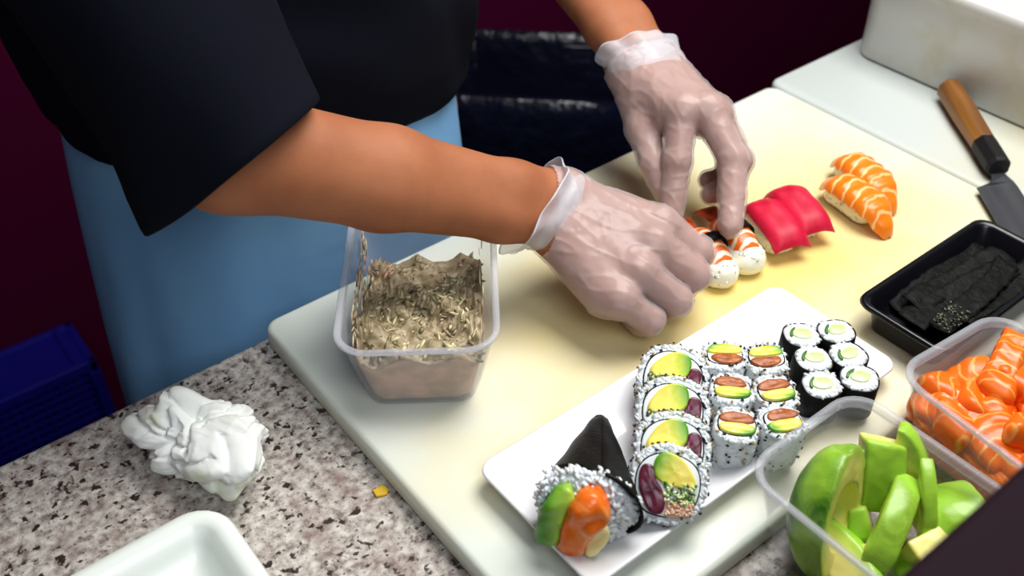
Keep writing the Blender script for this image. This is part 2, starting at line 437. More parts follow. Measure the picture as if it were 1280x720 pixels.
M['prawn_tail'] = mat('prawn_tail', srgb(214, 84, 26), 0.35, c2=srgb(150, 52, 20), scale=120)
M['avocado'] = colmat('avocado_flesh', 0.32, 0.1, 0.35, 90, bdist=0.0012)
M['cuke'] = mat('cucumber_flesh', srgb(196, 222, 140), 0.25, c2=srgb(226, 238, 186), scale=160)
M['cuke_skin'] = mat('cucumber_skin', srgb(70, 120, 44), 0.35)
M['crab'] = mat('crab_mix', srgb(224, 172, 140), 0.45, c2=srgb(238, 206, 178), scale=240)
M['cheese'] = mat('pale_yellow_filling', srgb(246, 232, 160), 0.4)
M['salad_pink'] = mat('salad_pink', srgb(226, 176, 150), 0.4, c2=srgb(184, 152, 122), scale=85)
M['salad_grey'] = mat('salad_grey', srgb(188, 170, 138), 0.45, c2=srgb(132, 116, 86), scale=150)
M['salad_green'] = mat('salad_green', srgb(138, 130, 92), 0.4)
M['salad_dark'] = mat('salad_dark', srgb(104, 92, 72), 0.4)
M['salad_cream'] = mat('salad_cream', srgb(216, 206, 160), 0.4)
M['clear'] = filmmat('clear_tub_plastic', srgb(214, 216, 222), 0.085, 0.2, rim=0.22)
M['clear_rim'] = filmmat('clear_rim_plastic', srgb(222, 224, 232), 0.24, 0.14, rim=0.30)
M['skin'] = mat('skin', srgb(174, 110, 76), 0.58, 0.22, c2=srgb(158, 96, 64), scale=22, sss=0.05, bump=0.12, bscale=260)
M['glove'] = filmmat('vinyl_glove_film', srgb(230, 214, 214), 0.36, 0.30, spec=0.6, rim=0.05, bump=0.18, bscale=60)
M['cuff'] = filmmat('rolled_glove_cuff', srgb(232, 234, 242), 0.46, 0.3, spec=0.6, rim=0.3, bump=0.4, bscale=90)
M['shirt'] = mat('black_cotton', srgb(9, 11, 22), 0.9, 0.1, bump=0.25, bscale=18, bdist=0.006)
M['apron'] = mat('pale_blue_cotton', srgb(134, 184, 228), 0.85, 0.2, c2=srgb(124, 176, 224), scale=12, bump=0.15, bscale=12, bdist=0.01)
M['trousers'] = mat('dark_trousers', srgb(24, 24, 30), 0.85)
M['shoe'] = mat('black_shoe', srgb(16, 16, 18), 0.5)
M['hair'] = mat('black_hair', srgb(20, 16, 15), 0.5, c2=srgb(34, 27, 24), scale=120, stretch=(3, 3, 0.2), bump=0.6, bscale=130)
M['eye_white'] = mat('eye_white', srgb(232, 228, 222), 0.25)
M['iris'] = mat('iris_brown', srgb(52, 30, 18), 0.2)
M['lips'] = mat('lips', srgb(158, 82, 66), 0.45)

ZC, ZB = 0.90, 0.92            # counter top, cutting board top

# ------------------------------------------------------------------ the setting
def struct(name, lo, hi, m):
    return tag(mesh(name, *box_vf(lo, hi), M[m], smooth=False), kind='structure')
struct('floor', (-2.0, -1.6, -0.10), (3.2, 1.62, 0.0), 'floor')
struct('wall_back', (-2.0, 1.50, 0.0), (3.2, 1.62, 2.7), 'wall')
struct('wall_left', (-2.12, -1.6, 0.0), (-2.0, 1.62, 2.7), 'wall')
struct('wall_right', (3.2, -1.6, 0.0), (3.32, 1.62, 2.7), 'wall')
struct('ceiling', (-2.12, -1.6, 2.7), (3.2, 1.62, 2.8), 'ceil')

# counter
t = thing('counter', 'long counter with speckled grey granite top running under the cutting boards', 'counter', (0.3, 0.27, 0))
bevel(mesh('granite_top', *box_vf((-1.3, -0.06, 0.865), (1.9, 0.572, ZC)), M['granite'], t, smooth=False, world=True), 0.004, 2)
mesh('base_cabinet', *box_vf((-1.28, -0.03, 0.0), (1.88, 0.50, 0.865)), M['cabinet'], t, smooth=False, world=True)

# ledge on the customer side
t = thing('display_ledge', 'dark purple ledge jutting in at the bottom right corner before the avocado tub', 'ledge', (0.55, 0.0, ZC))
bevel(mesh('ledge_top', *box_vf((-0.45, -0.10, 1.122), (1.7, 0.071, 1.15)), M['ledge'], t, smooth=False, world=True), 0.003, 2)
mesh('upright_panel', *box_vf((-0.43, -0.05, ZC), (1.68, 0.012, 1.122)), M['ledge'], t, smooth=False, world=True)

# cutting boards
def board(name, label, x0, x1, y0, y1, m):
    cx, cy = (x0 + x1) / 2, (y0 + y1) / 2; hx, hy = (x1 - x0) / 2, (y1 - y0) / 2
    rr = [lift(rrect(hx - i, hy - i, 0.012 - i * 0.5), z) for i, z in ((0.003, ZC), (0.0, ZC + 0.003), (0, ZB - 0.004), (0.0012, ZB - 0.0012), (0.004, ZB))]
    V, F = loft(np.array(rr) + np.array([cx, cy, 0]), cap0=True, cap1=True)
    return tag(mesh(name, V, F, M[m]), label, 'cutting board')
board('cutting_board', 'big white cutting board with yellow stained middle under the hands and sushi plate', 0.196, 0.792, 0.199, 0.568, 'board')
board('cutting_board', 'second white cutting board under the knife and the tall white tub', 0.7945, 1.42, 0.199, 0.575, 'board2')

# ------------------------------------------------------------------ behind the counter: crate, bin, tub, knife, tray, tissue, crumb
def crate():
    t = thing('plastic_crate', 'blue slotted plastic crate on the floor against the maroon wall', 'crate', (-0.12, 1.395, 0))
    x0, x1, y0, y1, H = -0.44, 0.178, 1.335, 1.455, 0.30
    m = MB()
    for a, b in (((x0, y0, H - .022), (x1, y0 + .012, H)), ((x0, y1 - .012, H - .022), (x1, y1, H)), ((x0, y0, H - .022), (x0 + .012, y1, H)), ((x1 - .012, y0, H - .022), (x1, y1, H))): m.box(a, b)
    bevel(m.build('rim', M['crate'], t, smooth=False, world=True), 0.002, 2)
    m = MB().box((x0 + .01, y0 + .01, H - .008), (x1 - .01, y1 - .01, H - .003))
    for i in range(6): m.box((x0 + .02 + i * .113, y0 + .01, H - .004), (x0 + .028 + i * .113, y1 - .01, H + .002))
    m.build('lid_panel', M['crate'], t, smooth=False, world=True)
    m = MB(); n = 40
    for i in range(n + 1):
        x = x0 + (x1 - x0 - .004) * i / n; m.box((x, y0 + .002, 0), (x + .005, y0 + .007, H - .02)); m.box((x, y1 - .007, 0), (x + .005, y1 - .002, H - .02))
    for k in range(18):
        z = k * 0.0165; m.box((x0, y0 + .001, z), (x1, y0 + .006, z + .006)); m.box((x0, y1 - .006, z), (x1, y1 - .001, z + .006))
        for x in (x0, x1 - .005): m.box((x, y0, z), (x + .005, y1, z + .006))
    for k in range(8):
        y = y0 + .004 + k * .0155
        for x in (x0 + .001, x1 - .005): m.box((x, y, 0), (x + .004, y + .004, H - .02))
    tag(m.build('slotted_sides', M['crate'], t, smooth=False, world=True), kind='stuff')
    for x in (x0, x1 - .016):
        for y in (y0 - .004, y1 - .010): mesh('corner_post', *box_vf((x, y, 0), (x + .016, y + .014, H - .022)), M['crate'], t, smooth=False, world=True)
crate()

def waste_bin():
    t = thing('waste_bin', 'waste bin lined with a shiny black bag behind the counter beside the chef', 'bin', (0.965, 1.145, 0), (0, 0, math.radians(-45)))
    rr = [lift(rrect(hx, hy, .03), z) for hx, hy, z in ((.155, .10, 0), (.172, .112, .60), (.172, .112, .63))]
    inn = [lift(rrect(.166, .106, .03), z) for z in (.63, .3)]
    V, F = loft(rr + inn, cap0=True, cap1=True); mesh('bin_body', V, F, M['black_plastic'], t)
    P = rrect(1, 1, .2, 8); rings = []
    m = 160; ang = np.linspace(0, 2 * np.pi, m, endpoint=False)
    def ring(hx, hy, z, amp, ph):
        b = rrect(hx, hy, .035, 12); n = len(b); u = np.arange(m) / m * n; i = u.astype(int); f = (u - i)[:, None]
        p = b[i] * (1 - f) + b[(i + 1) % n] * f
        w = amp * (np.sin(ang * 23 + ph) + 0.7 * np.sin(ang * 41 + ph * 2.3) + 0.5 * np.sin(ang * 9 + ph))
        return np.column_stack([p * (1 + w[:, None] / .15), z + w * 0.8])
    for hx, hy, z, a, ph in ((.150, .09, .34, .003, 0), (.160, .10, .52, .002, .8), (.166, .106, .632, .0015, 1.2), (.174, .114, .652, .002, 1.5), (.184, .124, .648, .002, 1.7),
                             (.188, .128, .62, .003, 2.2), (.189, .129, .57, .0036, 2.9), (.190, .130, .51, .004, 3.5), (.188, .129, .45, .0045, 4.2), (.19, .13, .39, .005, 5.0)):
        rings.append(ring(hx, hy, z, a, ph))
    V, F = loft(rings, cap0=True); mesh('bin_bag', V, F, M['bag'], t)
waste_bin()

def white_tub():
    t = thing('white_tub', 'tall scuffed white plastic tub standing on the second cutting board', 'tub', (1.092, 0.375, ZB))
    hx, hy = .185, .19
    rr = [lift(rrect(hx - o, hy - o, max(.004, .030 - o)), z) for o, z in ((.012, 0), (.006, .003), (.005, .06), (.002, .088), (0.0, .092), (-.003, .094), (-.003, .104), (0, .106), (.008, .106), (.011, .103), (.014, .08), (.018, .012), (.03, .009))]
    V, F = loft(rr, cap0=True, cap1=True); mesh('tub_body', V, F, M['tub'], t)
white_tub()

def knife():
    a = np.array([.904, .435, ZB + .014]); b = np.array([.812, .322, ZB + .013])
    L = np.linalg.norm(b - a); d = (b - a) / L
    t = thing('kitchen_knife', 'knife with worn wooden handle and black collar lying beside the white tub', 'knife', tuple(a))
    t.rotation_euler = Vector(d).to_track_quat('Z', 'Y').to_euler()
    def oct(r, rx=1.0): return np.array([(r * rx * math.cos(math.radians(22.5 + 45 * i)), r * math.sin(math.radians(22.5 + 45 * i))) for i in range(8)])
    hw = .105
    V, F = loft([lift(oct(.009), -.001), lift(oct(.0128), .003), lift(oct(.0128), .05), lift(oct(.0115), hw)], cap0=True, cap1=True)
    bevel(mesh('handle', V, F, M['wood'], t, smooth=False), .0015, 2)
    V, F = loft([lift(oct(.0119), hw), lift(oct(.0115), L - .004), lift(oct(.0095), L)], cap0=True, cap1=True)
    bevel(mesh('ferrule', V, F, M['ferrule'], t, smooth=False), .001, 2)
    # blade: flat on its side, thick at the spine, thin at the edge
    q = t.rotation_euler.to_matrix(); zl = np.array(q.inverted() @ Vector((0, 0, 1)))
    side = np.cross(zl, (0, 0, 1.0)); side /= np.linalg.norm(side); up = np.cross((0, 0, 1.0), side); up /= np.linalg.norm(up)
    if up @ zl < 0: up = -up
    rings = []
    for z, s0, s1, th in ((L - .012, -.005, .005, .0022), (L + .004, -.006, .006, .0022), (L + .014, -.012, .009, .0022), (L + .022, -.026, .010, .002), (L + .07, -.026, .010, .0018), (L + .12, -.023, .008, .0016), (L + .15, -.012, .002, .0012), (L + .165, -.004, -.001, .0006)):
        ring = []
        for s, h in ((s1, th), (s0, .0003), (s0, -.0003), (s1, -th)):
            ring.append(side * s + up * (h - .006) + np.array([0, 0, z]))
        rings.append(ring)
    V, F = loft(rings, cap0=True, cap1=True); mesh('blade', V, F, M['steel'], t, smooth=False)
knife()

def white_tray():
    t = thing('white_tray', 'shallow white tray cut off by the bottom edge, on the granite', 'tray', (-.025, .335, ZC))
    hx, hy = .119, .095
    rr = [lift(rrect(hx - o, hy - o, max(.006, .026 - o)), z) for o, z in ((.014, 0), (.010, .002), (.002, .022), (.0, .027), (.002, .030), (.008, .031), (.013, .029), (.018, .020), (.024, .011), (.034, .007))]
    V, F = loft(rr, cap0=True, cap1=True); mesh('tray_body', V, F, M['tray_white'], t)
    V, F = prism(np.array([(.004, 0), (.002, .006), (-.001, .013), (-.003, .004), (-.002, -.008), (.002, -.006)]) + np.array([.078, .03]), .0068, .0078, .0004)
    mesh('sauce_stain', V, F, M['crumb'], t, label='small yellow smear')
white_tray()

def tissue():
    t = thing('crumpled_tissue', 'crumpled white paper towel with yellow stains on the granite', 'paper towel', (.1115, .4865, ZC), (0, 0, math.radians(-52)))
    import bmesh
    bm = bmesh.new(); bmesh.ops.create_icosphere(bm, subdivisions=6, radius=1.0)
    D = np.array([v.co[:] for v in bm.verts]); F = np.array([[v.index for v in f.verts] for f in bm.faces]); bm.free()
    r2 = np.random.default_rng(11); tri = lambda u: 2 * np.abs(u - np.floor(u + .5))
    W = D + 0.20 * np.stack([np.sin(3 * D[:, 1] + 1), np.sin(3.3 * D[:, 2]), np.sin(2.7 * D[:, 0] + 2)], 1)
    H_ = []
    for k in range(20):
        n = unit(r2.normal(size=3)); c = W @ n; H_.append(np.where(c > .05, r2.uniform(.80, 1.12) / np.maximum(c, .05), 9))
    R = -np.log(np.exp(-40 * np.array(H_)).sum(0)) / 40; R = np.clip(R, .5, 1.5)
    for k in range(5):
        n = unit(r2.normal(size=3)); u = W @ n * (0.9 + .25 * k) + r2.random(); R -= .17 * np.exp(-(np.abs(u - np.round(u)) / .06)) * (nz(D, 1.6, k * 3.0) > -.1)
    for k in range(7):
        n = unit(r2.normal(size=3)); u = W @ n * (2.2 + .4 * k) + r2.random(); R += .030 * np.exp(-(np.abs(u - np.round(u)) / .07)) * np.clip(nz(D, 2.2, 20 + k * 3.0) * 3, 0, 1)
    R += .03 * nz(D, 5, 2.0)
    for c, a, w in (((-.35, .30, .9), .42, .26), ((.9, -.30, -.05), .20, .35), ((-.9, -.2, .1), .16, .3), ((-.45, -.85, -.2), .22, .22), ((.35, .6, .6), .16, .25), ((-.12, .02, .99), -.30, .16)):
        R += a * np.exp(-((D - unit(c)) ** 2).sum(1) / (2 * w * w))
    V = D * R[:, None] * np.array([.045, .034, .029]) + np.array([0, 0, .022])
    V[:, 2] = np.where(V[:, 2] < .0015, .0008 + .0007 * (1 + np.tanh(V[:, 2] * 60)), V[:, 2])
    mesh('paper_wad', V, F, M['paper'], t)
tissue()
V, F = prism(np.array([(.006, .001), (-.002, .006), (-.006, 0), (-.001, -.006), (.004, -.005)]) * .9, 0, .0022, .0006)
o = mesh('food_crumb', V, F, M['crumb']); o.location = (.193, .3870, ZC); o.rotation_euler = (0, 0, .5); o.location.x = .188
tag(o, 'tiny yellow food scrap on the granite beside the cutting board', 'food scrap')

# ------------------------------------------------------------------ clear food tubs
def tub(name, label, loc, rz, W=.112, L=.166, H=.070, taper=.013):
    t = thing(name, label, 'food tub', loc, (0, 0, rz), 'clear plastic food tubs')
    hx, hy = W / 2 - .004, L / 2 - .004
    seq = [(taper + .004, .0008), (taper + .001, .0035)] + [(taper * (1 - u), .0035 + (H - .008) * u) for u in (.25, .5, .75, 1.0)]
    out = [lift(rrect(hx - o, hy - o, max(.008, .020 - o * .5), 7), z) for o, z in seq]
    inn = [lift(rrect(hx - o - .0009, hy - o - .0009, max(.007, .019 - o * .5), 7), z + .0009) for o, z in seq][::-1]
    V, F = loft(out + inn, cap0=True, cap1=True); mesh('tub_wall', V, F, M['clear'], t)
    rr = [lift(rrect(hx + o, hy + o, .020 + o, 7), z) for o, z in ((-.0012, H - .006), (.0, H - .006), (.0006, H - .0030), (.0030, H - .0030), (.0036, H - .0024), (.0036, H - .0008), (.0030, H), (.0005, H), (-.0012, H - .001), (-.0012, H - .006))]
    V, F = loft(rr); mesh('rim', V, F, M['clear_rim'], t)
    return t
TA = tub('food_tub', 'clear plastic tub of tuna salad under the near forearm', (.2835, .4705, ZB), math.radians(-36))
TB = tub('food_tub', 'clear plastic tub holding green avocado pieces', (.3965, .1355, ZC), math.radians(0))
TC = tub('food_tub', 'clear plastic tub holding orange salmon chunks', (.5300, .1245, ZC), math.radians(-5))

def salad():
    o_loc = TA.location; rz = TA.rotation_euler.z
    t = thing('tuna_salad', 'pink and grey flaked tuna salad heaped in a clear tub', 'salad', (o_loc.x, o_loc.y, ZB + .002), (0, 0, rz))
    hx, hy, H, tp = .0505, .0775, .070, .013
    hgt = lambda x, y: np.clip(.046 - .026 / (1 + np.exp(-(y - .012) / .014)), .012, .06) + .005 * np.sin(x * 90 + 1) * np.cos(y * 70) + .004 * np.sin(x * 170 + y * 130) - .006 * np.exp(-((x - .002) ** 2 + (y + .012) ** 2) / .0002)
    RR = lambda o, k=1.0: resample(rrect(hx - o, hy - o, .013, 12), 112) * k
    rings = [lift(RR(tp + .005), .0012)]
    for u in (.04, .1, .2, .3, .4, .5, .6, .7, .85, 1.0):
        P = RR(tp * (1 - u * .62) + .0016); rings.append(np.column_stack([P, .003 + u * (hgt(P[:, 0], P[:, 1]) - .003)]))
    for q in np.linspace(.985, .02, 84):
        P = RR(tp * .38 + .0016, q); rings.append(np.column_stack([P, hgt(P[:, 0], P[:, 1])]))
    V, F = loft(rings, cap0=True, cap1=True); V = np.array(V); m_ = 112; top = slice(m_ * 11, None)
    V[top, 2] += .0030 * nz(V[top], 120) + .0040 * np.abs(nz(V[top], 190, 3.0)) + .0030 * np.abs(nz(V[top], 380, 5.0))
    V[m_:m_ * 11, :2] *= (1 + .010 * nz(V[m_:m_ * 11], 150, 2.0))[:, None]
    mesh('salad_body', V, F, [M['salad_pink'], M['salad_grey']], t, mi=[1 if m_ * 10 <= i_ < m_ * 94 + 2 else 0 for i_ in range(len(F))])
    n = 620; xy = np.column_stack([rng.uniform(-.042, .042, n), rng.uniform(-.068, .068, n)])
    P = np.column_stack([xy, hgt(xy[:, 0], xy[:, 1]) + rng.uniform(-.001, .0025, n)])
    V, F = grains(P, np.tile([0, 0, 1.], (n, 1)), (.0050, .0014, .0008), .45, .5, sink=.2)
    g = nz(P, 28, 3.0) + rng.normal(0, .22, n)
    k = np.where(xy[:, 1] > .035, np.where(g > .0, 0, 1), np.where(g > .22, 4, np.where(g > -.10, 1, np.where(g > -.25, 2, np.where(g > -.36, 3, 1)))))
    mesh('tuna_flakes', V, F, [M['salad_pink'], M['salad_grey'], M['salad_green'], M['salad_dark'], M['salad_cream']], t, mi=np.repeat(k, len(ET_F)), kind='stuff')
    # bits stuck to the inner walls, and the pink mash pressed against them
    n = 170; P = []; Nn = []
    for i in range(n):
        s = rng.choice([0, 1, 1, 1]); u = rng.uniform(-.8, .8); z = rng.uniform(.010, .060) if s != 2 else rng.uniform(.006, .036)
        o = tp * (1 - z / H) + .0032
        if s == 0: P.append((hx - o, u * (hy - o), z)); Nn.append((-1, 0, 0))
        if s == 1: P.append((-hx + o, u * (hy - o), z)); Nn.append((1, 0, 0))
        if s == 2: P.append((u * (hx - o), -hy + o, z)); Nn.append((0, 1, 0))
        if s == 3: P.append((u * (hx - o), hy - o, z)); Nn.append((0, -1, 0))
    V, F = grains(P, Nn, (.0058, .0036, .0004), .05, .6)
    k = rng.choice([0, 0, 0, 1, 4, 4], n)
    mesh('stuck_bits', V, F, [M['salad_pink'], M['salad_grey'], M['salad_green'], M['salad_dark'], M['salad_cream']], t, mi=np.repeat(k, len(ET_F)), kind='stuff')
salad()

# avocado pieces -------------------------------------------------------------
def avo(name, label, loc, ax, cuts, rad=(.031, .031, .040), pit=0.0165, h=.0011, bruise=0.0, seed=0, skin=False, euler=(0, 0, 0), scale=1.0):
    """peeled avocado with its own long axis along z; cuts = list of (point, normal) planes"""
    lo = -np.array(rad) * 1.12; hi = np.array(rad) * 1.12; hi[2] += .014
    f = Field(lo, hi, h)
    f.ell((0, 0, 0), rad); f.ell((0, 0, rad[2] * .62), (rad[0] * .62, rad[1] * .62, rad[2] * .62), .02)
    outer = f.F.copy()
    if pit: f.ell((0, 0, .004), (pit, pit, pit), .001, sub=True)
    for p, n in cuts: f.cut(p, n, .0016)
    V, Q = f.mesh(1)
    I = np.clip(np.round((V - f.lo) / h).astype(int), 0, f.n - 1); d = -outer[I[:, 0], I[:, 1], I[:, 2]]
    t = np.clip(d / .0095, 0, 1)[:, None]
    g0, g1, g2 = (np.array(srgb(*c)[:3]) for c in ((160, 212, 62), (200, 226, 96), (248, 238, 132)))
    c = np.where(t < .35, g0 + (g1 - g0) * t / .35, g1 + (g2 - g1) * (t - .35) / .65)
    n = nz(V, 90, seed)[:, None]; c = c * (1 + .20 * n)
    if skin:
        q = np.clip(1 - d / .0022, 0, 1)[:, None] * np.clip(.62 + 1.1 * nz(V, 45, 9.0), .25, 1)[:, None]; c = c * (1 - q) + np.array(srgb(58, 112, 22)[:3]) * q
    if bruise:
        b = np.clip(nz(V, 55, seed + 5) * 2.2 + bruise, 0, 1)[:, None] * np.clip(1 - np.abs(d - .003)[:, None] / .004, 0, 1); c = c * (1 - b) + np.array(srgb(86, 74, 34)[:3]) * b
    N = vnormals(V, Q); V = V + N * (.0007 * nz(V, 60, seed + 2) + .0003 * nz(V, 160, seed))[:, None]
    c0 = (V.max(0) + V.min(0)) / 2; V = (V - c0) * scale
    o = mesh(name, V, Q, M['avocado'], col=np.clip(c, 0, 1))
    z = unit(ax[0]); x = np.array(ax[1], float); x -= z * (x @ z); x = unit(x); y = np.cross(z, x)
    o.matrix_world = Matrix(((x[0], y[0], z[0], loc[0]), (x[1], y[1], z[1], loc[1]), (x[2], y[2], z[2], loc[2]), (0, 0, 0, 1)))
    return tag(o, label, 'avocado', 'avocado pieces in the tub')
G = 'avocado_piece'
avo('avocado_half', 'avocado half with hollow pit cavity leaning on the tub wall nearest the sushi plate', (.3765, .1800, .9420), ((.457, .33, .787), (.36, -.80, .48)), [((.003, 0, 0), (1, 0, 0))], rad=(.030, .031, .039), pit=.0215, seed=1, skin=True)
avo(G, 'upright bright green avocado wedge with squared lower end beside the avocado half', (.4225, .1700, .9485), ((.30, .38, .87), (-.45, -.55, .70)), [((.010, 0, 0), (-1, 0, 0)), ((0, .0135, 0), (0, 1, 0)), ((0, -.0115, 0), (0, -1, 0)), ((0, 0, -.022), (-.2, 0, -1)), ((0, 0, .020), (0, .2, 1))], rad=(.032, .036, .040), pit=0, seed=2)
avo(G, 'slim curved avocado wedge tucked right behind the upright wedge', (.4385, .1580, .9450), ((.20, .30, .93), (.45, -.75, .45)), [((.008, 0, 0), (-1, 0, 0)), ((0, .007, 0), (0, 1, 0)), ((0, -.008, 0), (0, -1, 0)), ((0, 0, -.026), (0, 0, -1))], rad=(.030, .032, .036), pit=0, seed=3)
avo(G, 'long avocado slice with brown bruised edge lying on top of the pile', (.4000, .1440, .9475), ((.80, .28, .36), (-.40, -.30, .80)), [((.017, 0, 0), (-1, 0, 0)), ((0, .009, 0), (0, 1, 0)), ((0, -.009, 0), (0, -1, 0))], rad=(.029, .030, .036), pit=0, seed=4, bruise=.55)
avo(G, 'broad domed avocado piece nearest the dark ledge', (.4340, .1240, .9385), ((.75, -.45, .25), (-.15, -.10, .97)), [((.006, 0, 0), (-1, 0, 0)), ((0, 0, .018), (0, 0, 1)), ((0, 0, -.022), (0, 0, -1))], rad=(.031, .030, .038), pit=0, seed=5)
avo(G, 'thin upright avocado sliver before the broad domed piece', (.4235, .1375, .9490), ((.35, .45, .82), (-.50, -.40, .70)), [((.012, 0, 0), (-1, 0, 0)), ((0, .0045, 0), (0, 1, 0)), ((0, -.0045, 0), (0, -1, 0)), ((0, 0, -.02), (0, 0, -1))], rad=(.026, .03, .032), pit=0, seed=6)
avo(G, 'pale ragged avocado chunk low in the middle beside the pit cavity', (.4000, .1640, .9210), ((.2, .6, .7), (-.5, -.2, .8)), [((.004, 0, 0), (-1, 0, 0)), ((0, .010, 0), (.2, 1, 0)), ((0, -.009, 0), (0, -1, .3)), ((0, 0, .014), (0, 0, 1)), ((0, 0, -.014), (.3, 0, -1))], rad=(.026, .03, .032), pit=0, seed=7)
avo(G, 'small yellow avocado bit between the half and the bruised slice', (.3780, .1440, .9240), ((.6, .5, .3), (.3, -.6, .7)), [((.008, 0, 0), (1, 0, 0)), ((-.006, 0, 0), (-1, 0, 0)), ((0, .006, 0), (0, 1, 0)), ((0, -.008, 0), (0, -1, 0)), ((0, 0, .009), (0, .2, 1)), ((0, 0, -.009), (0, 0, -1))], rad=(.024, .024, .03), pit=0, seed=8)
avo(G, 'cut yellow avocado face peeping out under the domed piece', (.4150, .1205, .9270), ((.8, -.2, .1), (-.1, -.2, .97)), [((.006, 0, 0), (1, 0, 0)), ((0, .010, 0), (0, 1, 0)), ((0, -.012, 0), (0, -1, 0)), ((0, 0, .02), (0, 0, 1)), ((0, 0, -.016), (0, 0, -1))], rad=(.024, .026, .032), pit=0, seed=9)
avo(G, 'avocado slice lying lowest against the tub wall under the half', (.3760, .1500, .9180), ((.25, .95, .05), (.75, 0, .45)), [((-.004, 0, 0), (-1, 0, 0)), ((0, .014, 0), (0, 1, 0)), ((0, -.014, 0), (0, -1, 0))], rad=(.024, .026, .038), pit=0, seed=10)
avo(G, 'avocado slice at the tub bottom under the bruised slice', (.3950, .0960, .9230), ((.4, .9, .05), (-.3, 0, .9)), [((-.002, 0, 0), (-1, 0, 0)), ((0, .018, 0), (0, 1, 0)), ((0, -.018, 0), (0, -1, 0))], rad=(.026, .028, .038), pit=0, seed=11)

# salmon chunks ---------------------------------------------------------------
def chunk_proto(size, seed, bend):
    hx, hy, hz = size; f = Field((-hx * 1.3, -hy * 1.2, -hz * 2.2), (hx * 1.3, hy * 1.2, hz * 2.2), .0013)
    f.rbox((0, 0, 0), (hx, hy, hz), min(hz * .8, .005))
    V, Q = f.mesh(2)
    n = nz(V, 45, seed); N = vnormals(V, Q); V = V + N * (.0022 * n + .0008 * nz(V, 130, seed + 4))[:, None]
    V[:, 2] += -bend * (V[:, 1] / hy) ** 2 + .0012 * np.sin(V[:, 1] * 420 + 25 * V[:, 0] + seed) * (V[:, 2] > 0) * .5
    V[:, 0] *= 1 + .22 * np.sin(V[:, 1] / hy * 1.3 + seed)
    V[:, 1] += .004 * np.sin(V[:, 0] / hx * 1.5 + seed)
    return mesh('salmon_chunk', V, Q, M['salmon_chunk'])
protos = [chunk_proto((.014, .024, .0075), 1, .004), chunk_proto((.017, .020, .006), 2, .003), chunk_proto((.013, .017, .008), 3, .002), chunk_proto((.012, .032, .007), 4, .003)]
chunks = [
    (3, (.5600, .1720, .9600), (.10, -.05, -1.25), 'long salmon strip topmost in the tub, furthest from the avocado'),
    (1, (.5330, .1600, .9465), (.30, .10, .55), 'flat striped salmon slice with pale lines in the middle of the tub'),
    (0, (.5080, .1780, .9430), (-.25, -.20, .10), 'salmon chunk at the near tub corner beside the sushi plate'),
    (0, (.5085, .1470, .9450), (.15, -.30, -.5), 'salmon chunk along the tub wall facing the avocado'),
    (2, (.5250, .1310, .9485), (.35, .25, .9), 'small rounded salmon chunk lower in the middle of the tub'),
    (1, (.5560, .1360, .9500), (.20, -.25, -.4), 'broad salmon slice on the far side of the tub from the avocado'),
    (0, (.5360, .1080, .9520), (.10, .15, .3), 'salmon chunk nearest the dark ledge with bowed pale lines'),
    (2, (.5130, .1120, .9430), (-.2, -.2, 1.3), 'salmon chunk at the wall by the avocado, close to the ledge'),
    (2, (.5390, .1840, .9440), (-.45, .1, .9), 'short salmon piece under the long topmost strip'),
    (1, (.5760, .1600, .9460), (.1, .3, 1.0), 'salmon slice at the tub side facing the seaweed tray'),
    (2, (.4985, .1680, .9440), (.3, -.3, 1.9), 'small salmon piece pressed to the wall near the avocado, closest to the plate'),
    (0, (.5220, .1600, .9440), (-.2, .2, 2.3), 'salmon slice lying crosswise beside the flat striped slice'),
    (2, (.5560, .1560, .9530), (.2, .2, .2), 'salmon cube between the long strip and the broad far slice'),
    (1, (.5170, .1280, .9400), (.1, -.2, 1.5), 'salmon slice half buried under the small rounded chunk'),
    (2, (.5230, .1880, .9420), (.2, .3, .4), 'salmon bit at the tub wall facing the cutting board'),
]
for i, (k, loc, rot, lab) in enumerate(chunks):
    used = any(c[0] == k for c in chunks[:i]); o = protos[k] if not used else protos[k].copy()
    if used: COL.objects.link(o)
    o.location = loc; o.rotation_euler = rot; tag(o, lab, 'salmon', 'salmon chunks in the tub')
V, F = loft([lift(rrect(a, b, .013, 5), z) for a, b, z in ((.035, .058, .001), (.041, .064, .006), (.0445, .068, .026), (.0455, .069, .033), (.030, .05, .036))], cap0=True, cap1=True)
o = mesh('salmon_pile', V, F, M['salmon_chunk']); o.location = (TC.location.x, TC.location.y, ZC + .003); o.rotation_euler = TC.rotation_euler
tag(o, 'packed salmon filling the bottom of the tub under the loose chunks', 'salmon', kind='stuff')

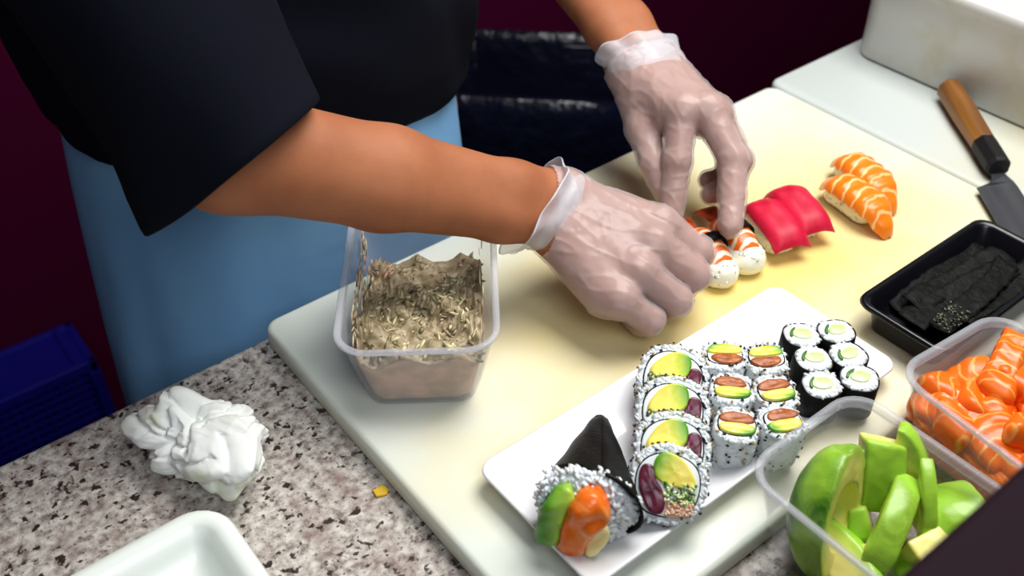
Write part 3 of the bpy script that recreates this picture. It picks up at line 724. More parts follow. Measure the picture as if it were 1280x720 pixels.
# ------------------------------------------------------------------ seaweed tray
def nori_tray():
    t = thing('black_tray', 'black plastic tray of seaweed strips behind the salmon tub', 'tray', (.629, .2445, ZB), (0, 0, math.radians(0)))
    hx, hy = .083, .0385
    rr = [lift(rrect(hx - o, hy - o, max(.005, .012 - o * .3), 5), z) for o, z in ((.012, 0), (.010, .002), (.006, .022), (.005, .024), (.0, .0245), (-.001, .026), (.0, .0285), (.003, .0285), (.0055, .026), (.0085, .012), (.013, .0045), (.016, .004))]
    V, F = loft(rr, cap0=True, cap1=True); mesh('tray_body', V, F, M['black_plastic'], t)
nori_tray()
def nori_strip(L, W, seed, label, loc, rz, tilt=0.0, end=False):
    nx, ny = 26, 7; P = np.zeros((nx, ny, 3))
    for i in range(nx):
        for j in range(ny):
            x = (i / (nx - 1) - .5) * L; y = (j / (ny - 1) - .5) * W
            e = .0015 * mnoise.noise(Vector((x * 60, y * 60, seed)))
            P[i, j] = (x + e, y * (1 + .08 * math.sin(i * 2.1 + seed)) + .0025 * math.sin(x * 34 + seed) + e, .0022 * math.sin(x * 60 + seed * 2 + y * 60) + .0016 * mnoise.noise(Vector((x * 110, y * 110, seed + 9))))
    V = P.reshape(-1, 3); F = [(i * ny + j, (i + 1) * ny + j, (i + 1) * ny + j + 1, i * ny + j + 1) for i in range(nx - 1) for j in range(ny - 1)]
    o = mesh('seaweed_strip', V, F, [M['nori_dry']])
    m = o.modifiers.new('thickness', 'SOLIDIFY'); m.thickness = .0012
    o.location = loc; o.rotation_euler = (tilt, 0.0, rz)
    if end:
        n = 90; P2 = np.column_stack([rng.uniform(-L / 2 - .001, -L / 2 + .030, n), rng.uniform(-W / 2, W / 2, n), rng.uniform(.0, .0028, n)])
        V, F = grains(P2, np.tile([0, 0, 1.], (n, 1)), (.0014, .0009, .0005), .5, .5); q = mesh('seaweed_crumbs', V, F, M['nori_crumb'], o, kind='stuff', label='pale flaky crumbs')
    return tag(o, label, 'seaweed', 'seaweed strips in the black tray')
nori_strip(.118, .020, 1.0, 'seaweed strip along the back wall of the black tray', (.640, .2660, .9320), math.radians(1), .3)
nori_strip(.112, .022, 2.3, 'seaweed strip second from the back wall of the tray', (.643, .2540, .9355), math.radians(-3), .15)
nori_strip(.128, .024, 3.1, 'wide seaweed strip across the middle of the tray', (.632, .2430, .9375), math.radians(-2), .1)
nori_strip(.110, .018, 4.4, 'seaweed strip with pale flaky end jutting towards the salmon tub', (.630, .2330, .9425), math.radians(6), .1, True)
nori_strip(.105, .018, 5.2, 'seaweed strip along the near side of the tray by the salmon tub', (.650, .2250, .9380), math.radians(-1), -.1)

# ------------------------------------------------------------------ plate
def plate():
    t = thing('sushi_plate', 'long white rectangular plate holding the rolls and the hand roll', 'plate', (.3795, .2830, ZB))
    hx, hy = .1460, .0570
    rr = [lift(rrect(hx - o, hy - o, max(.005, .011 - o * .2), 6), z) for o, z in ((.026, 0), (.024, .0002), (.018, .004), (.004, .0135), (.0, .0158), (.0004, .0172), (.002, .0172), (.006, .0150), (.018, .0085), (.024, .0066), (.034, .0062))]
    V, F = loft(rr, cap0=True, cap1=True); mesh('plate_body', V, F, M['porcelain'], t)
plate()
ZP = ZB + .0064

# ------------------------------------------------------------------ sushi rolls
def side_points(outline, z0, z1, n):
    P = np.asarray(outline); m = len(P); i = rng.integers(0, m, n); f = rng.random(n)[:, None]
    a, b = P[i], P[(i + 1) % m]; p = a * (1 - f) + b * f; d = b - a
    N = np.column_stack([d[:, 1], -d[:, 0], np.zeros(n)]); N /= np.linalg.norm(N, axis=1, keepdims=True)
    return np.column_stack([p, rng.uniform(z0, z1, n)]), N

def top_points(R, p, z, n, hole=None, inner=0.0):
    out = []
    while len(out) < n:
        x, y = rng.uniform(-R, R, 2)
        s = (abs(x / R) ** p + abs(y / R) ** p) ** (1 / p)
        if s > .97 or s < inner: continue
        if hole is not None and inside(hole, x, y): continue
        out.append((x, y, z))
    return np.array(out)

def inside(P, x, y):
    c = False; n = len(P)
    for i in range(n):
        x1, y1 = P[i]; x2, y2 = P[(i + 1) % n]
        if (y1 > y) != (y2 > y) and x < (x2 - x1) * (y - y1) / (y2 - y1) + x1: c = not c
    return c

def smooth_poly(P, n=3):
    P = np.asarray(P, float)
    for _ in range(n):
        Q = np.roll(P, -1, 0); P = np.stack([.75 * P + .25 * Q, .25 * P + .75 * Q], 1).reshape(-1, 2)
    return P

def ring_prism(P, w, z0, z1):
    c = P.mean(0); d = P - c; L = np.linalg.norm(d, axis=1, keepdims=True); O = c + d * (1 + w / L); I = P
    return loft([lift(O, z0), lift(O, z1), lift(I, z1), lift(I, z0)])

def avo_block(P, z0, z1, name, parent, green_dir):
    """avocado filling: green towards green_dir, yellow away from it"""
    P = smooth_poly(P, 2); n = len(P); rings = []
    c = P.mean(0)
    for s, z in ((1, z0), (1, z1 - .0008), (.97, z1 - .0001), (.85, z1), (.7, z1), (.5, z1), (.3, z1), (.1, z1)): rings.append(lift(c + (P - c) * s, z))
    V, F = loft(rings, cap0=True, cap1=True); V = np.array(V); V[:, 2] += .0005 * nz(V, 330, z1 * 100) * (V[:, 2] > z0 + .001)
    g = unit(green_dir); u = (V[:, :2] - c) @ g; u = (u - u.min()) / (u.max() - u.min())
    t = np.clip((u - .45) / .5, 0, 1)[:, None]
    c0, c1, c2 = (np.array(srgb(*q)[:3]) for q in ((246, 226, 92), (206, 216, 62), (84, 158, 26)))
    col = np.where(t < .5, c0 + (c1 - c0) * t * 2, c1 + (c2 - c1) * (t * 2 - 1))
    return mesh(name, V, F, M['avocado'], parent, col=col)

def fill_block(P, z0, z1, seed=0.0, amp=.0005):
    P = smooth_poly(P, 2); c = P.mean(0); rings = []
    for s, z in ((1, z0), (1, z1 - .0012), (.97, z1 - .0004), (.88, z1), (.7, z1), (.5, z1), (.3, z1), (.1, z1)): rings.append(lift(c + (P - c) * s, z))
    V, F = loft(rings, cap0=True, cap1=True); V = np.array(V)
    V[:, 2] += amp * (nz(V, 260, seed) + .7 * nz(V, 520, seed + 4)) * (V[:, 2] > z0 + .001); V[:, :2] += .0004 * np.column_stack([nz(V, 300, seed + 1), nz(V, 300, seed + 2)])
    return V, F

def roll_base(parent, R, p, H, edge, m='rice', name='rice'):
    rr = [lift(selip(R - o, R - o, p, 36), z) for o, z in ((edge, 0), (edge * .3, edge * .3), (0, edge), (0, H - edge), (edge * .3, H - edge * .3), (edge, H), (R * .5, H), (R * .93, H))]
    V, F = loft(rr, cap0=True, cap1=True); return mesh(name, V, F, M[m], parent)

def seeds(parent, outline, z0, z1, n, R, p, H, ntop, hole):
    P, N = side_points(outline, z0, z1, n); P = P + N * .0014
    if ntop:
        T = top_points(R, p, H + .0009, ntop, hole, .72); P = np.vstack([P, T]); N = np.vstack([N, np.tile([0, 0, 1.], (ntop, 1))])
    V, F = grains(P, N, (.00135, .00085, .0006), .2, .2)
    k = (rng.random(len(P)) > .72).astype(int)
    mesh('sesame_seeds', V, F, [M['sesame_black'], M['sesame_tan']], parent, mi=np.repeat(k, len(ET_F)), kind='stuff')

def small_uramaki(variant):
    R, p, H = .0142, 2.7, .0335
    t = thing('inside_out_roll', 'x', 'sushi', group='small inside-out rolls')
    roll_base(t, R, p, H, .003)
    O = selip(R, R, p, 36)
    K = 1.36
    a = [[(-.0088, .0003), (-.0084, .0042), (-.005, .0068), (.005, .0068), (.0084, .0052), (.0088, .0003)], [(-.0072, .0003), (-.0084, .0036), (-.005, .0066), (.006, .0070), (.0090, .0040), (.0086, .0003)], [(-.0088, .0003), (-.0080, .0054), (-.002, .0070), (.006, .0062), (.0088, .0030), (.0074, .0003)]][variant]
    b = [[(-.0066, .0), (.0086, .0), (.0086, -.0045), (.004, -.0068), (-.003, -.0066), (-.0070, -.0040)], [(-.0086, .0), (.0072, .0), (.0070, -.0046), (.002, -.0066), (-.004, -.0066), (-.0086, -.0042)], [(-.0082, .0), (.0080, .0), (.0086, -.0034), (.005, -.0066), (-.002, -.0068), (-.0076, -.0050)]][variant]
    a = np.array(a) * K; b = np.array(b) * K
    outl = 1.30 * smooth_poly(np.array([(-.0098, .0), (-.0086, .0068), (0, .0086), (.0088, .0070), (.0100, .0), (.0085, -.0066), (0, -.0084), (-.0084, -.0064)]) * np.array([1, .93]))
    V, F = prism(outl, H - .004, H + .0003, .0003); mesh('nori_sheet', V, F, M['nori'], t)
    core = outl * .94; V, F = prism(core, H - .003, H + .0006, .0004); mesh('rice_core', V, F, M['rice'], t)
    avo_block(a, H - .004, H + .0022, 'avocado', t, (-.5, .8) if variant != 1 else (.9, .5))
    V, F = fill_block(b, H - .004, H + .0020, 1.0 + variant, .0007); mesh('salmon_strip', V, F, M['salmon_plain'], t)
    P, N = side_points(O, .001, H - .001, 260); T = top_points(R, p, H - .0001, 70, outl)
    V, F = grains(np.vstack([P, T]), np.vstack([N, np.tile([0, 0, 1.], (70, 1))]), (.0029, .00150, .0011), .08, sink=.72)
    mesh('rice_grains', V, F, M['rice'], t, kind='stuff')
    seeds(t, O, .003, H, 46, R, p, H, 10, outl)
    return t

def hosomaki(variant):
    R, p, H = .0132, 2.5, .0285
    t = thing('cucumber_roll', 'x', 'sushi', group='cucumber rolls')
    rr = [lift(selip(R - o, (R - o) * .96, p, 36), z) for o, z in ((.0012, 0), (0, .0008), (0, H + .0002), (.0007, H + .0004), (.0008, H - .002))]
    V, F = loft(rr, cap0=True); mesh('nori_wrap', V, F, M['nori'], t)
    rr = [lift(selip(R - o, (R - o) * .96, p, 36), z) for o, z in ((.0008, H - .003), (.0008, H - .0004), (.002, H + .0010), (.006, H + .0016), (.012, H + .0016))]
    V, F = loft(rr, cap1=True); mesh('rice', V, F, M['rice'], t)
    cu = [[(-.0055, .0035), (.0035, .0042), (.006, .0), (.004, -.0045), (-.003, -.004), (-.0062, -.0005)], [(-.006, -.003), (-.003, .0035), (.004, .005), (.006, .001), (.003, -.0045)], [(-.0064, .0), (-.001, .0036), (.006, .0038), (.0055, -.003), (-.002, -.0042)]][variant]
    cs = smooth_poly(np.array(cu) * 1.30, 2); V, F = prism(cs, H - .002, H + .0027, .0005); mesh('cucumber', V, F, M['cuke'], t)
    d = smooth_poly(1.2 * np.array([(-.0078, -.002), (-.0068, .0022), (-.0030, .0054), (-.0030, .0036), (-.0054, .0012), (-.0062, -.003)]), 2)
    V, F = prism(d, H - .002, H + .0031, .0002); mesh('cucumber_skin', V, F, M['cuke_skin'], t)
    T = top_points(R * .90, p, H + .0012, 50, cs); V, F = grains(T, np.tile([0, 0, 1.], (50, 1)), (.0026, .00140, .0009), .05, sink=.62)
    mesh('rice_grains', V, F, M['rice'], t, kind='stuff')
    return t

def big_uramaki(variant):
    R, p, H = .0238, 2.3, .0185
    t = thing('large_roll', 'x', 'sushi', group='large inside-out rolls')
    roll_base(t, R, p, H, .003); O = selip(R, R, p, 36)
    outl = smooth_poly(np.array([(-.0170, -.004), (-.0160, .009), (-.007, .0158), (.005, .0155), (.0150, .010), (.0168, -.002), (.0125, -.0150), (0, -.0168), (-.012, -.0148)]) * 1.22)
    V, F = prism(outl, H - .004, H + .0003, .0003); mesh('nori_sheet', V, F, M['nori'], t)
    V, F = prism(outl * .955, H - .003, H + .0008, .0004); mesh('rice_core', V, F, M['rice'], t)
    mir = np.array([1, 1.0]) if variant == 0 else np.array([-1, 1.0])
    q_ = 1.27
    A = q_ * np.array([(-.0078, .002), (-.0078, .0125), (-.002, .0158), (.006, .0132), (.0130, .004), (.0130, -.0008), (.004, -.0012)]) * mir
    Tn = 1.27 * np.array([(-.0142, .008), (-.0078, .0090), (-.0064, .002), (-.0012, -.004), (.0002, -.0128), (-.006, -.0156), (-.0106, -.010), (-.0142, -.002)]) * mir
    Cm = q_ * np.array([(-.0012, -.0150), (.0002, -.0088), (.006, -.0066), (.0140, -.0040), (.0132, -.0125), (.005, -.0158)]) * mir
    fix = (lambda q: q) if variant == 0 else (lambda q: q[::-1])
    avo_block(fix(A), H - .004, H + .0024, 'avocado', t, (-.9 * mir[0], .35))
    V, F = fill_block(fix(Tn), H - .004, H + .0032, 2.0 + variant, .0006); mesh('tuna_strip', V, F, M['tuna_dark'], t)
    V, F = fill_block(fix(Cm), H - .004, H + .0016, 6.0, .0010); mesh('crab_mix', V, F, M['crab'], t)
    n = 90; C = np.column_stack([rng.uniform(-.002, .0165, n) * mir[0], rng.uniform(-.0110, .0015, n), np.full(n, H + .0012) + rng.uniform(0, .0012, n)])
    V, F = grains(C, np.tile([0, 0, 1.], (n, 1)), (.0016, .0010, .0009), .5, .4)
    k = rng.choice([0, 0, 0, 1, 2], n); mesh('cucumber_shreds', V, F, [M['cuke'], M['cuke_skin'], M['salad_dark']], t, mi=np.repeat(k, len(ET_F)), kind='stuff')
    n = 70; C = np.column_stack([rng.uniform(.0, .0160, n) * mir[0], rng.uniform(-.0175, -.0095, n), np.full(n, H + .0018)])
    V, F = grains(C, np.tile([0, 0, 1.], (n, 1)), (.0014, .0009, .0007), .5, .4); mesh('crab_flakes', V, F, M['crab'], t, kind='stuff')
    P, N = side_points(O, .001, H - .001, 240); T = top_points(R, p, H - .0001, 150, outl)
    V, F = grains(np.vstack([P, T]), np.vstack([N, np.tile([0, 0, 1.], (150, 1))]), (.0029, .00150, .0011), .07, sink=.76)
    mesh('rice_grains', V, F, M['rice'], t, kind='stuff')
    seeds(t, O, .001, H, 60, R, p, H, 9, outl)
    return t

SU = [small_uramaki(i) for i in range(3)]
small = [((.4155, .2945), 0, -.75, 'small inside-out roll at the back of the six, next to the large rolls'),
         ((.4370, .2760), 1, -.60, 'small inside-out roll at the back of the six, next to the cucumber rolls'),
         ((.3955, .2715), 0, 2.35, 'middle small inside-out roll in the row beside the large rolls'),
         ((.4175, .2530), 2, 2.65, 'middle small inside-out roll in the row beside the cucumber rolls'),
         ((.3755, .2490), 2, 2.30, 'front small inside-out roll in the row beside the large rolls'),
         ((.3990, .2335), 1, 2.70, 'front small inside-out roll beside the avocado tub')]
seen = set()
for (xy, v, rz, lab) in small:
    loc = (xy[0], xy[1], ZP); rot = (rnd.uniform(-.05, .05), rnd.uniform(-.05, .05), rz)
    if v in seen: copy_tree(SU[v], loc, rot, lab)
    else: SU[v].location = loc; SU[v].rotation_euler = rot; SU[v]['label'] = lab; seen.add(v)
HO = [hosomaki(i) for i in range(3)]
hoso = [((.4760, .2790), 0, -.6, 'cucumber roll at the back of the six, next to the small inside-out rolls'),
        ((.4995, .2645), 1, -.5, 'cucumber roll at the back corner of the six, towards the seaweed tray'),
        ((.4635, .2590), 2, -.6, 'middle cucumber roll in the row beside the small inside-out rolls'),
        ((.4865, .2455), 2, -.2, 'middle cucumber roll in the row furthest from the inside-out rolls'),
        ((.4510, .2395), 0, -.5, 'front cucumber roll beside the small inside-out rolls'),
        ((.4750, .2270), 1, -.9, 'front cucumber roll at the corner nearest the salmon tub')]
seen = set()
for (xy, v, rz, lab) in hoso:
    loc = (xy[0], xy[1], ZP); rot = (rnd.uniform(-.05, .05), rnd.uniform(-.05, .05), rz)
    if v in seen: copy_tree(HO[v], loc, rot, lab)
    else: HO[v].location = loc; HO[v].rotation_euler = rot; HO[v]['label'] = lab; seen.add(v)
BU = [big_uramaki(0), big_uramaki(1)]
row = np.array([.70, .71])
def place_big(o, cx, cy, zc, elev, spin):
    n = unit((-math.cos(elev) * .70, -math.cos(elev) * .71, math.sin(elev)))
    up = np.array([.0, 0, 1.0]) - n * n[2]; y = unit(up); x = np.cross(y, n)
    c, s = math.cos(spin), math.sin(spin); x2 = x * c + y * s; y2 = -x * s + y * c
    org = np.array([cx, cy, zc]) - n * .0185
    mtx = Matrix(((x2[0], y2[0], n[0], org[0]), (x2[1], y2[1], n[1], org[1]), (x2[2], y2[2], n[2], org[2]), (0, 0, 0, 1)))
    o.location = mtx.to_translation(); o.rotation_euler = mtx.to_euler()
bigs = [((.3075, .2425, .9570), 0, 48, -.05, 'nearest large inside-out roll, its dark tuna strip facing the hand roll'),
        ((.3290, .2600, .9575), 1, 50, .05, 'large inside-out roll second from the front of its row'),
        ((.3510, .2815, .9580), 1, 52, .0, 'large inside-out roll third from the front of its row'),
        ((.3740, .3040, .9560), 1, 54, -.2, 'large inside-out roll furthest back in its row')]
seen = set()
for (c, v, e, sp, lab) in bigs:
    o = copy_tree(BU[v], label=lab) if v in seen else BU[v]
    seen.add(v); o['label'] = lab; place_big(o, *c, math.radians(e), sp)

# ------------------------------------------------------------------ hand roll
def temaki():
    tip = np.array([.3225, .3190, ZP + .011]); mouth = np.array([.2575, .2600, ZP + .0287])
    d = unit(mouth - tip); L = np.linalg.norm(mouth - tip)
    t = thing('hand_roll', 'cone hand roll wrapped in black seaweed with salmon and avocado, on the plate corner', 'sushi', tuple(tip))
    x = unit(np.cross((0, 0, 1.0), d)); y = np.cross(d, x)   # x level, y upward, d towards the mouth
    mtx = np.array([x, y, d]).T
    def W(P): return np.asarray(P) @ mtx.T
    # spiral sheet: starts a little inside, overlaps itself, and reaches further on one side
    m = 44; rings = []
    for i in range(16):
        u = i / 15; ring = []
        for j in range(m + 1):
            a = 2 * math.pi * 1.12 * j / m + .6
            reach = L * (.90 + .13 * math.cos(a - .35))
            s = u * reach
            r = .0042 + .0262 * (s / L) ** .92 + .0012 * (j / m) + .0004 * math.sin(5 * a + i)
            ring.append((r * math.cos(a) * 1.06, max(r * math.sin(a) * .92, -.0285 + .0), s))
        rings.append(ring)
    V, F = loft(rings, closed=False); o = mesh('seaweed_cone', W(V), F, M['nori'], t)
    s_ = o.modifiers.new('thickness', 'SOLIDIFY'); s_.thickness = .0009; s_.offset = -1
    V, F = loft([[(.0048 * math.cos(b) * q, .0045 * math.sin(b) * q, z) for b in np.linspace(0, 2 * np.pi, 12, endpoint=False)] for q, z in ((.05, -.0035), (.6, -.003), (.95, -.001), (1, .001))], cap0=True)
    mesh('cone_tip', W(V), F, M['nori'], t)
    # rice plug and grains
    rr = []
    for s, q in ((.35, .92), (.6, .94), (.85, .95), (.95, .95), (1.0, .85), (1.005, .5), (1.005, .1)):
        r = (.0042 + .0262 * min(s, 1.0)) * q
        rr.append([(r * math.cos(b) * 1.05, max(r * math.sin(b) * .92, -.027), s * L) for b in np.linspace(0, 2 * np.pi, 36, endpoint=False)])
    V, F = loft(rr, cap0=True, cap1=True); mesh('rice', W(V), F, M['rice'], t)
    P = []
    while len(P) < 520:
        a = rng.uniform(0, 2 * math.pi); r = .0305 * math.sqrt(rng.random())
        xx, yy = r * math.cos(a) * 1.04, r * math.sin(a) * .92
        P.append((xx, yy, L * (1.02 - .10 * (r / .0305) ** 4) + rng.uniform(-.001, .003)))
    V, F = grains(np.array(P), np.tile([0, 0, 1.], (520, 1)), (.0033, .0016, .0013), .35, sink=-.2); mesh('rice_grains', W(V), F, M['rice'], t, kind='stuff')
    # a tuft of rice pushed out on the open side of the sheet
    n = 150; P = np.column_stack([rng.normal(-.0235, .0024, n), rng.normal(.007, .006, n), L * rng.uniform(.86, 1.02, n)])
    V, F = grains(P, np.tile([-.6, .3, .6], (n, 1)), (.0030, .00135, .0012), .5); mesh('rice_tuft', W(V), F, M['rice'], t, kind='stuff')
    def slab(name, m, pts, th, bow, **k):
        pts = smooth_poly(np.array(pts), 2); n = len(pts); c = pts.mean(0); rings = []
        for s, z in ((1, -.002), (1, th * .5), (1, th - .0014), (.93, th - .0003), (.75, th + bow * .6), (.55, th + bow), (.35, th + bow * 1.1), (.1, th + bow * 1.1)): rings.append(lift(c + (pts - c) * s, L * 1.03 + z))
        V, F = loft(rings, cap0=True, cap1=True); V = np.array(V); V += k.get('wob', .0030) * np.column_stack([nz(V, 110, 1.0), nz(V, 110, 5.0), 1.6 * nz(V, 95, 9.0)]); return V, F
    # avocado slice
    V, F = slab('avocado', None, [(-.027, -.024), (-.0300, -.008), (-.026, .008), (-.017, .0200), (-.008, .0215), (-.0085, .006), (-.014, -.008), (-.0165, -.026)], .009, .002)
    u = np.clip((-.006 - V[:, 0]) / .014 - .25 * (V[:, 2] > L * 1.09), 0, 1)[:, None]; c0, c1 = np.array(srgb(186, 222, 84)[:3]), np.array(srgb(74, 142, 28)[:3])
    mesh('avocado_slice', W(V), F, M['avocado'], t, col=c0 + (c1 - c0) * u)
    V, F = slab('salmon', None, [(-.0165, -.027), (-.0150, -.010), (-.0105, .006), (-.006, .0205), (.006, .0215), (.0135, .012), (.0115, -.001), (.004, -.011), (-.0005, -.027)], .0115, .003)
    mesh('salmon_slice', W(V), F, M['salmon_bright'], t)
    V, F = slab('cheese', None, [(-.001, -.026), (.003, -.011), (.0105, -.000), (.0150, -.006), (.0125, -.024)], .0085, .001)
    mesh('yellow_filling', W(V), F, M['cheese'], t)
temaki()

# ------------------------------------------------------------------ nigiri on the board
def rice_block(t, w, l, h, m, seed=0, n=210, ball=False):
    f = Field((-w - .004, -l - .004, -.004), (w + .004, l + .004, h + .004), .0013)
    if ball: f.ell((0, 0, h * .46), (w, l, h * .56), 0); f.ell((0, -l * .62, h * .42), (w * 1.0, l * .46, h * .50), .004); f.cut((0, 0, .0004), (0, 0, -1), .002)
    else: f.rbox((0, 0, h / 2), (w, l, h / 2), min(w, h / 2) * .85)
    V, Q = f.mesh(2); Nn = vnormals(V, Q); V = V + Nn * (.0006 * nz(V, 160, seed))[:, None]; V[:, 2] = np.maximum(V[:, 2], .0003)
    mesh('rice', V, Q, M[m], t)
    i = rng.choice(len(V), n, replace=False); P = V[i]; k = P[:, 2] > .0025
    V2, F2 = grains(P[k], Nn[i][k], (.0028, .0014, .0010), .12, sink=.55); mesh('rice_grains', V2, F2, M[m], t, kind='stuff')

def drape(w, l0, l1, h, th, drop0, drop1, nx=13, ny=40, taper0=.85, taper1=.55, wav=0.0, crown=.003, hump=0.0, sag=.0):
    """slab of fish over a rice block: y from -l1 (near end) to +l0 (far end); ends fall by drop"""
    top, bot = [], []
    for j in range(ny):
        v = j / (ny - 1); y = -l1 + (l0 + l1) * v; e = abs(2 * v - 1)
        tp = taper1 + (1 - taper1) * min(1, (v / .30)) ** .6 if v < .30 else (taper0 + (1 - taper0) * math.sqrt(max(0, 1 - ((v - .72) / .28) ** 2)) if v > .72 else 1.0)
        dz = -drop1 * max(0, (.42 - v) / .42) ** 2.1 - drop0 * max(0, (v - .66) / .34) ** 2.1
        rt, rb = [], []
        for i in range(nx):
            u = 2 * i / (nx - 1) - 1; x = w * u * tp
            z = h + dz - (crown + sag) * abs(u) ** 2.4 + hump * math.sin(v * 40) + wav * mnoise.noise(Vector((x * 90, y * 60, 3.0)))
            edge = th * (1 - abs(u) ** 5) ** .5 * (1 - e ** 9) ** .5
            rt.append((x, y, z + edge * .75)); rb.append((x, y, z - edge * .25 - .0002))
        top.append(rt); bot.append(rb)
    rings = [t_ + b_[::-1] for t_, b_ in zip(top, bot)]
    return loft(rings, cap0=True, cap1=True)

def heading(d): return math.atan2(d[0], -d[1]) if False else math.atan2(-d[0], d[1])  # turns local +y onto d

def salmon_nigiri(label, loc, far):
    t = thing('salmon_nigiri', label, 'sushi', loc, (0, 0, heading(far)), 'nigiri on the cutting board')
    rice_block(t, .0125, .026, .022, 'rice_warm', 3)
    V, F = drape(.0172, .0310, .047, .0235, .008, .012, .0205, taper0=.38, taper1=.20, wav=.0008, crown=.004, hump=.0011)
    V = np.array(V); V[:, 2] = np.maximum(V[:, 2], .0006)
    mesh('salmon_slice', V, F, M['salmon'], t); return t
salmon_nigiri('salmon nigiri beside the tuna nigiri, its tip drooping to the board', (.6700, .3760, ZB), (.16, .98))
salmon_nigiri('salmon nigiri at the end of the row, nearest the knife', (.7035, .3925, ZB), (.26, .96))

def tuna_nigiri(label, loc, far, seed):
    t = thing('tuna_nigiri', label, 'sushi', loc, (0, 0, heading(far)), 'nigiri on the cutting board')
    rice_block(t, .0135, .027, .022, 'rice_warm', seed)
    V, F = drape(.0172, .032, .035, .0235, .0075, .012, .007, taper0=.88, taper1=.97, wav=.0018, crown=.0042)
    V = np.array(V); V[:, 0] += .0028
    mesh('tuna_slice', V, F, M['tuna'], t); return t
tuna_nigiri('red tuna nigiri of the pair, nearest the prawn nigiri', (.5835, .3945, ZB), (.36, .93), 5)
tuna_nigiri('red tuna nigiri of the pair, nearest the salmon nigiri', (.6150, .3950, ZB), (.36, .93), 6)

def prawn_nigiri(label, loc, far, seed):
    t = thing('prawn_nigiri', label, 'sushi', loc, (0, 0, heading(far)), 'nigiri on the cutting board')
    rice_block(t, .0150, .031, .026, 'rice_warm', seed, n=110, ball=True)
    V, F = drape(.0125, .028, .0235, .0262, .006, .010, .007, taper0=.6, taper1=.75, wav=.0008, crown=.004)
    mesh('prawn', V, F, M['prawn'], t)
    V, F = drape(.008, .048, -.022, .020, .0035, .006, .0, taper0=.95, taper1=.5, wav=.0005, crown=.001)
    V = np.array(V); V[:, 0] *= 1 + .6 * np.clip((V[:, 1] - .034) / .014, 0, 1); mesh('prawn_tail', V, F, M['prawn_tail'], t)
    rr = []
    for y in (-.0055, .0055):
        for q in ((1.0,) if y < 0 else (1.0,)):
            P = selip(.0152, .0166, 3.2, 40); rr.append([(px, y + .001, .0163 + pz) for px, pz in P])
    V, F = loft(rr); o = mesh('nori_band', V, F, M['nori'], t); s_ = o.modifiers.new('thickness', 'SOLIDIFY'); s_.thickness = .0008; s_.offset = 1
    return t
prawn_nigiri('prawn nigiri with black seaweed band held between the gloved hands', (.5130, .3990, ZB), (.24, .97), 8)
prawn_nigiri('prawn nigiri with black seaweed band, next to the tuna nigiri', (.5425, .3970, ZB), (.24, .97), 9)

# ------------------------------------------------------------------ the chef
A3 = lambda *v: np.array(v, float)
def at(name):  # joint tables of the two hands (world metres)
    return {
     'right': dict(W=A3(.4000, .4560, .998), E=A3(.1880, .5310, 1.100), S=A3(.165, .720, 1.36),
        wd=unit((.80, .42, .42)), nrm=unit((-.25, -.25, .93)),
        fingers=[[A3(0.4580, 0.4050, .9870), A3(0.4780, 0.3815, .9660), A3(0.4790, 0.3910, .9440), A3(0.4820, 0.4050, .9330)],
                 [A3(0.4380, 0.3920, .9860), A3(0.4600, 0.3680, .9610), A3(0.4590, 0.3800, .9400), A3(0.4580, 0.3970, .9330)],
                 [A3(0.4160, 0.3830, .9780), A3(0.4360, 0.3610, .9540), A3(0.4380, 0.3740, .9360), A3(0.4380, 0.3910, .9325)],
                 [A3(0.3930, 0.3780, .9670), A3(0.4110, 0.3630, .9470), A3(0.4140, 0.3740, .9335), A3(0.4170, 0.3890, .9320)]],
        thumb=[A3(0.4140, 0.4660, .985), A3(0.4500, 0.4560, .966), A3(0.4730, 0.4370, .949), A3(0.4860, 0.4120, .941)]),
     'left': dict(W=A3(.5735, .5480, 1.027), E=A3(.6150, .7810, 1.110), S=A3(.490, .750, 1.37),
        wd=unit((-.93, .20, .10)), nrm=unit((-.10, -.20, .97)),
        fingers=[[A3(.5480, .4750, 1.0200), A3(.5285, .4570, .9900), A3(.5170, .4465, .9670), A3(.5060, .4370, .9480)],
                 [A3(.5640, .4620, 1.0200), A3(.5570, .4240, .9960), A3(.5400, .4050, .9760), A3(.5240, .3900, .9640)],
                 [A3(.5770, .4630, 1.0120), A3(.5755, .4310, .9840), A3(.5640, .4260, .9640), A3(.5530, .4370, .9560)],
                 [A3(.5860, .4720, 1.0000), A3(.5850, .4460, .9760), A3(.5750, .4440, .9600), A3(.5650, .4520, .9570)]],
        thumb=[A3(.5560, .5250, 1.012), A3(.5350, .5040, .996), A3(.5225, .4775, .980), A3(.5170, .4480, .957)])}[name]
RAD = [(.0124, .0112, .0102, .0086), (.0125, .0114, .0105, .0088), (.0120, .0107, .0099, .0084), (.0110, .0097, .0089, .0078)]

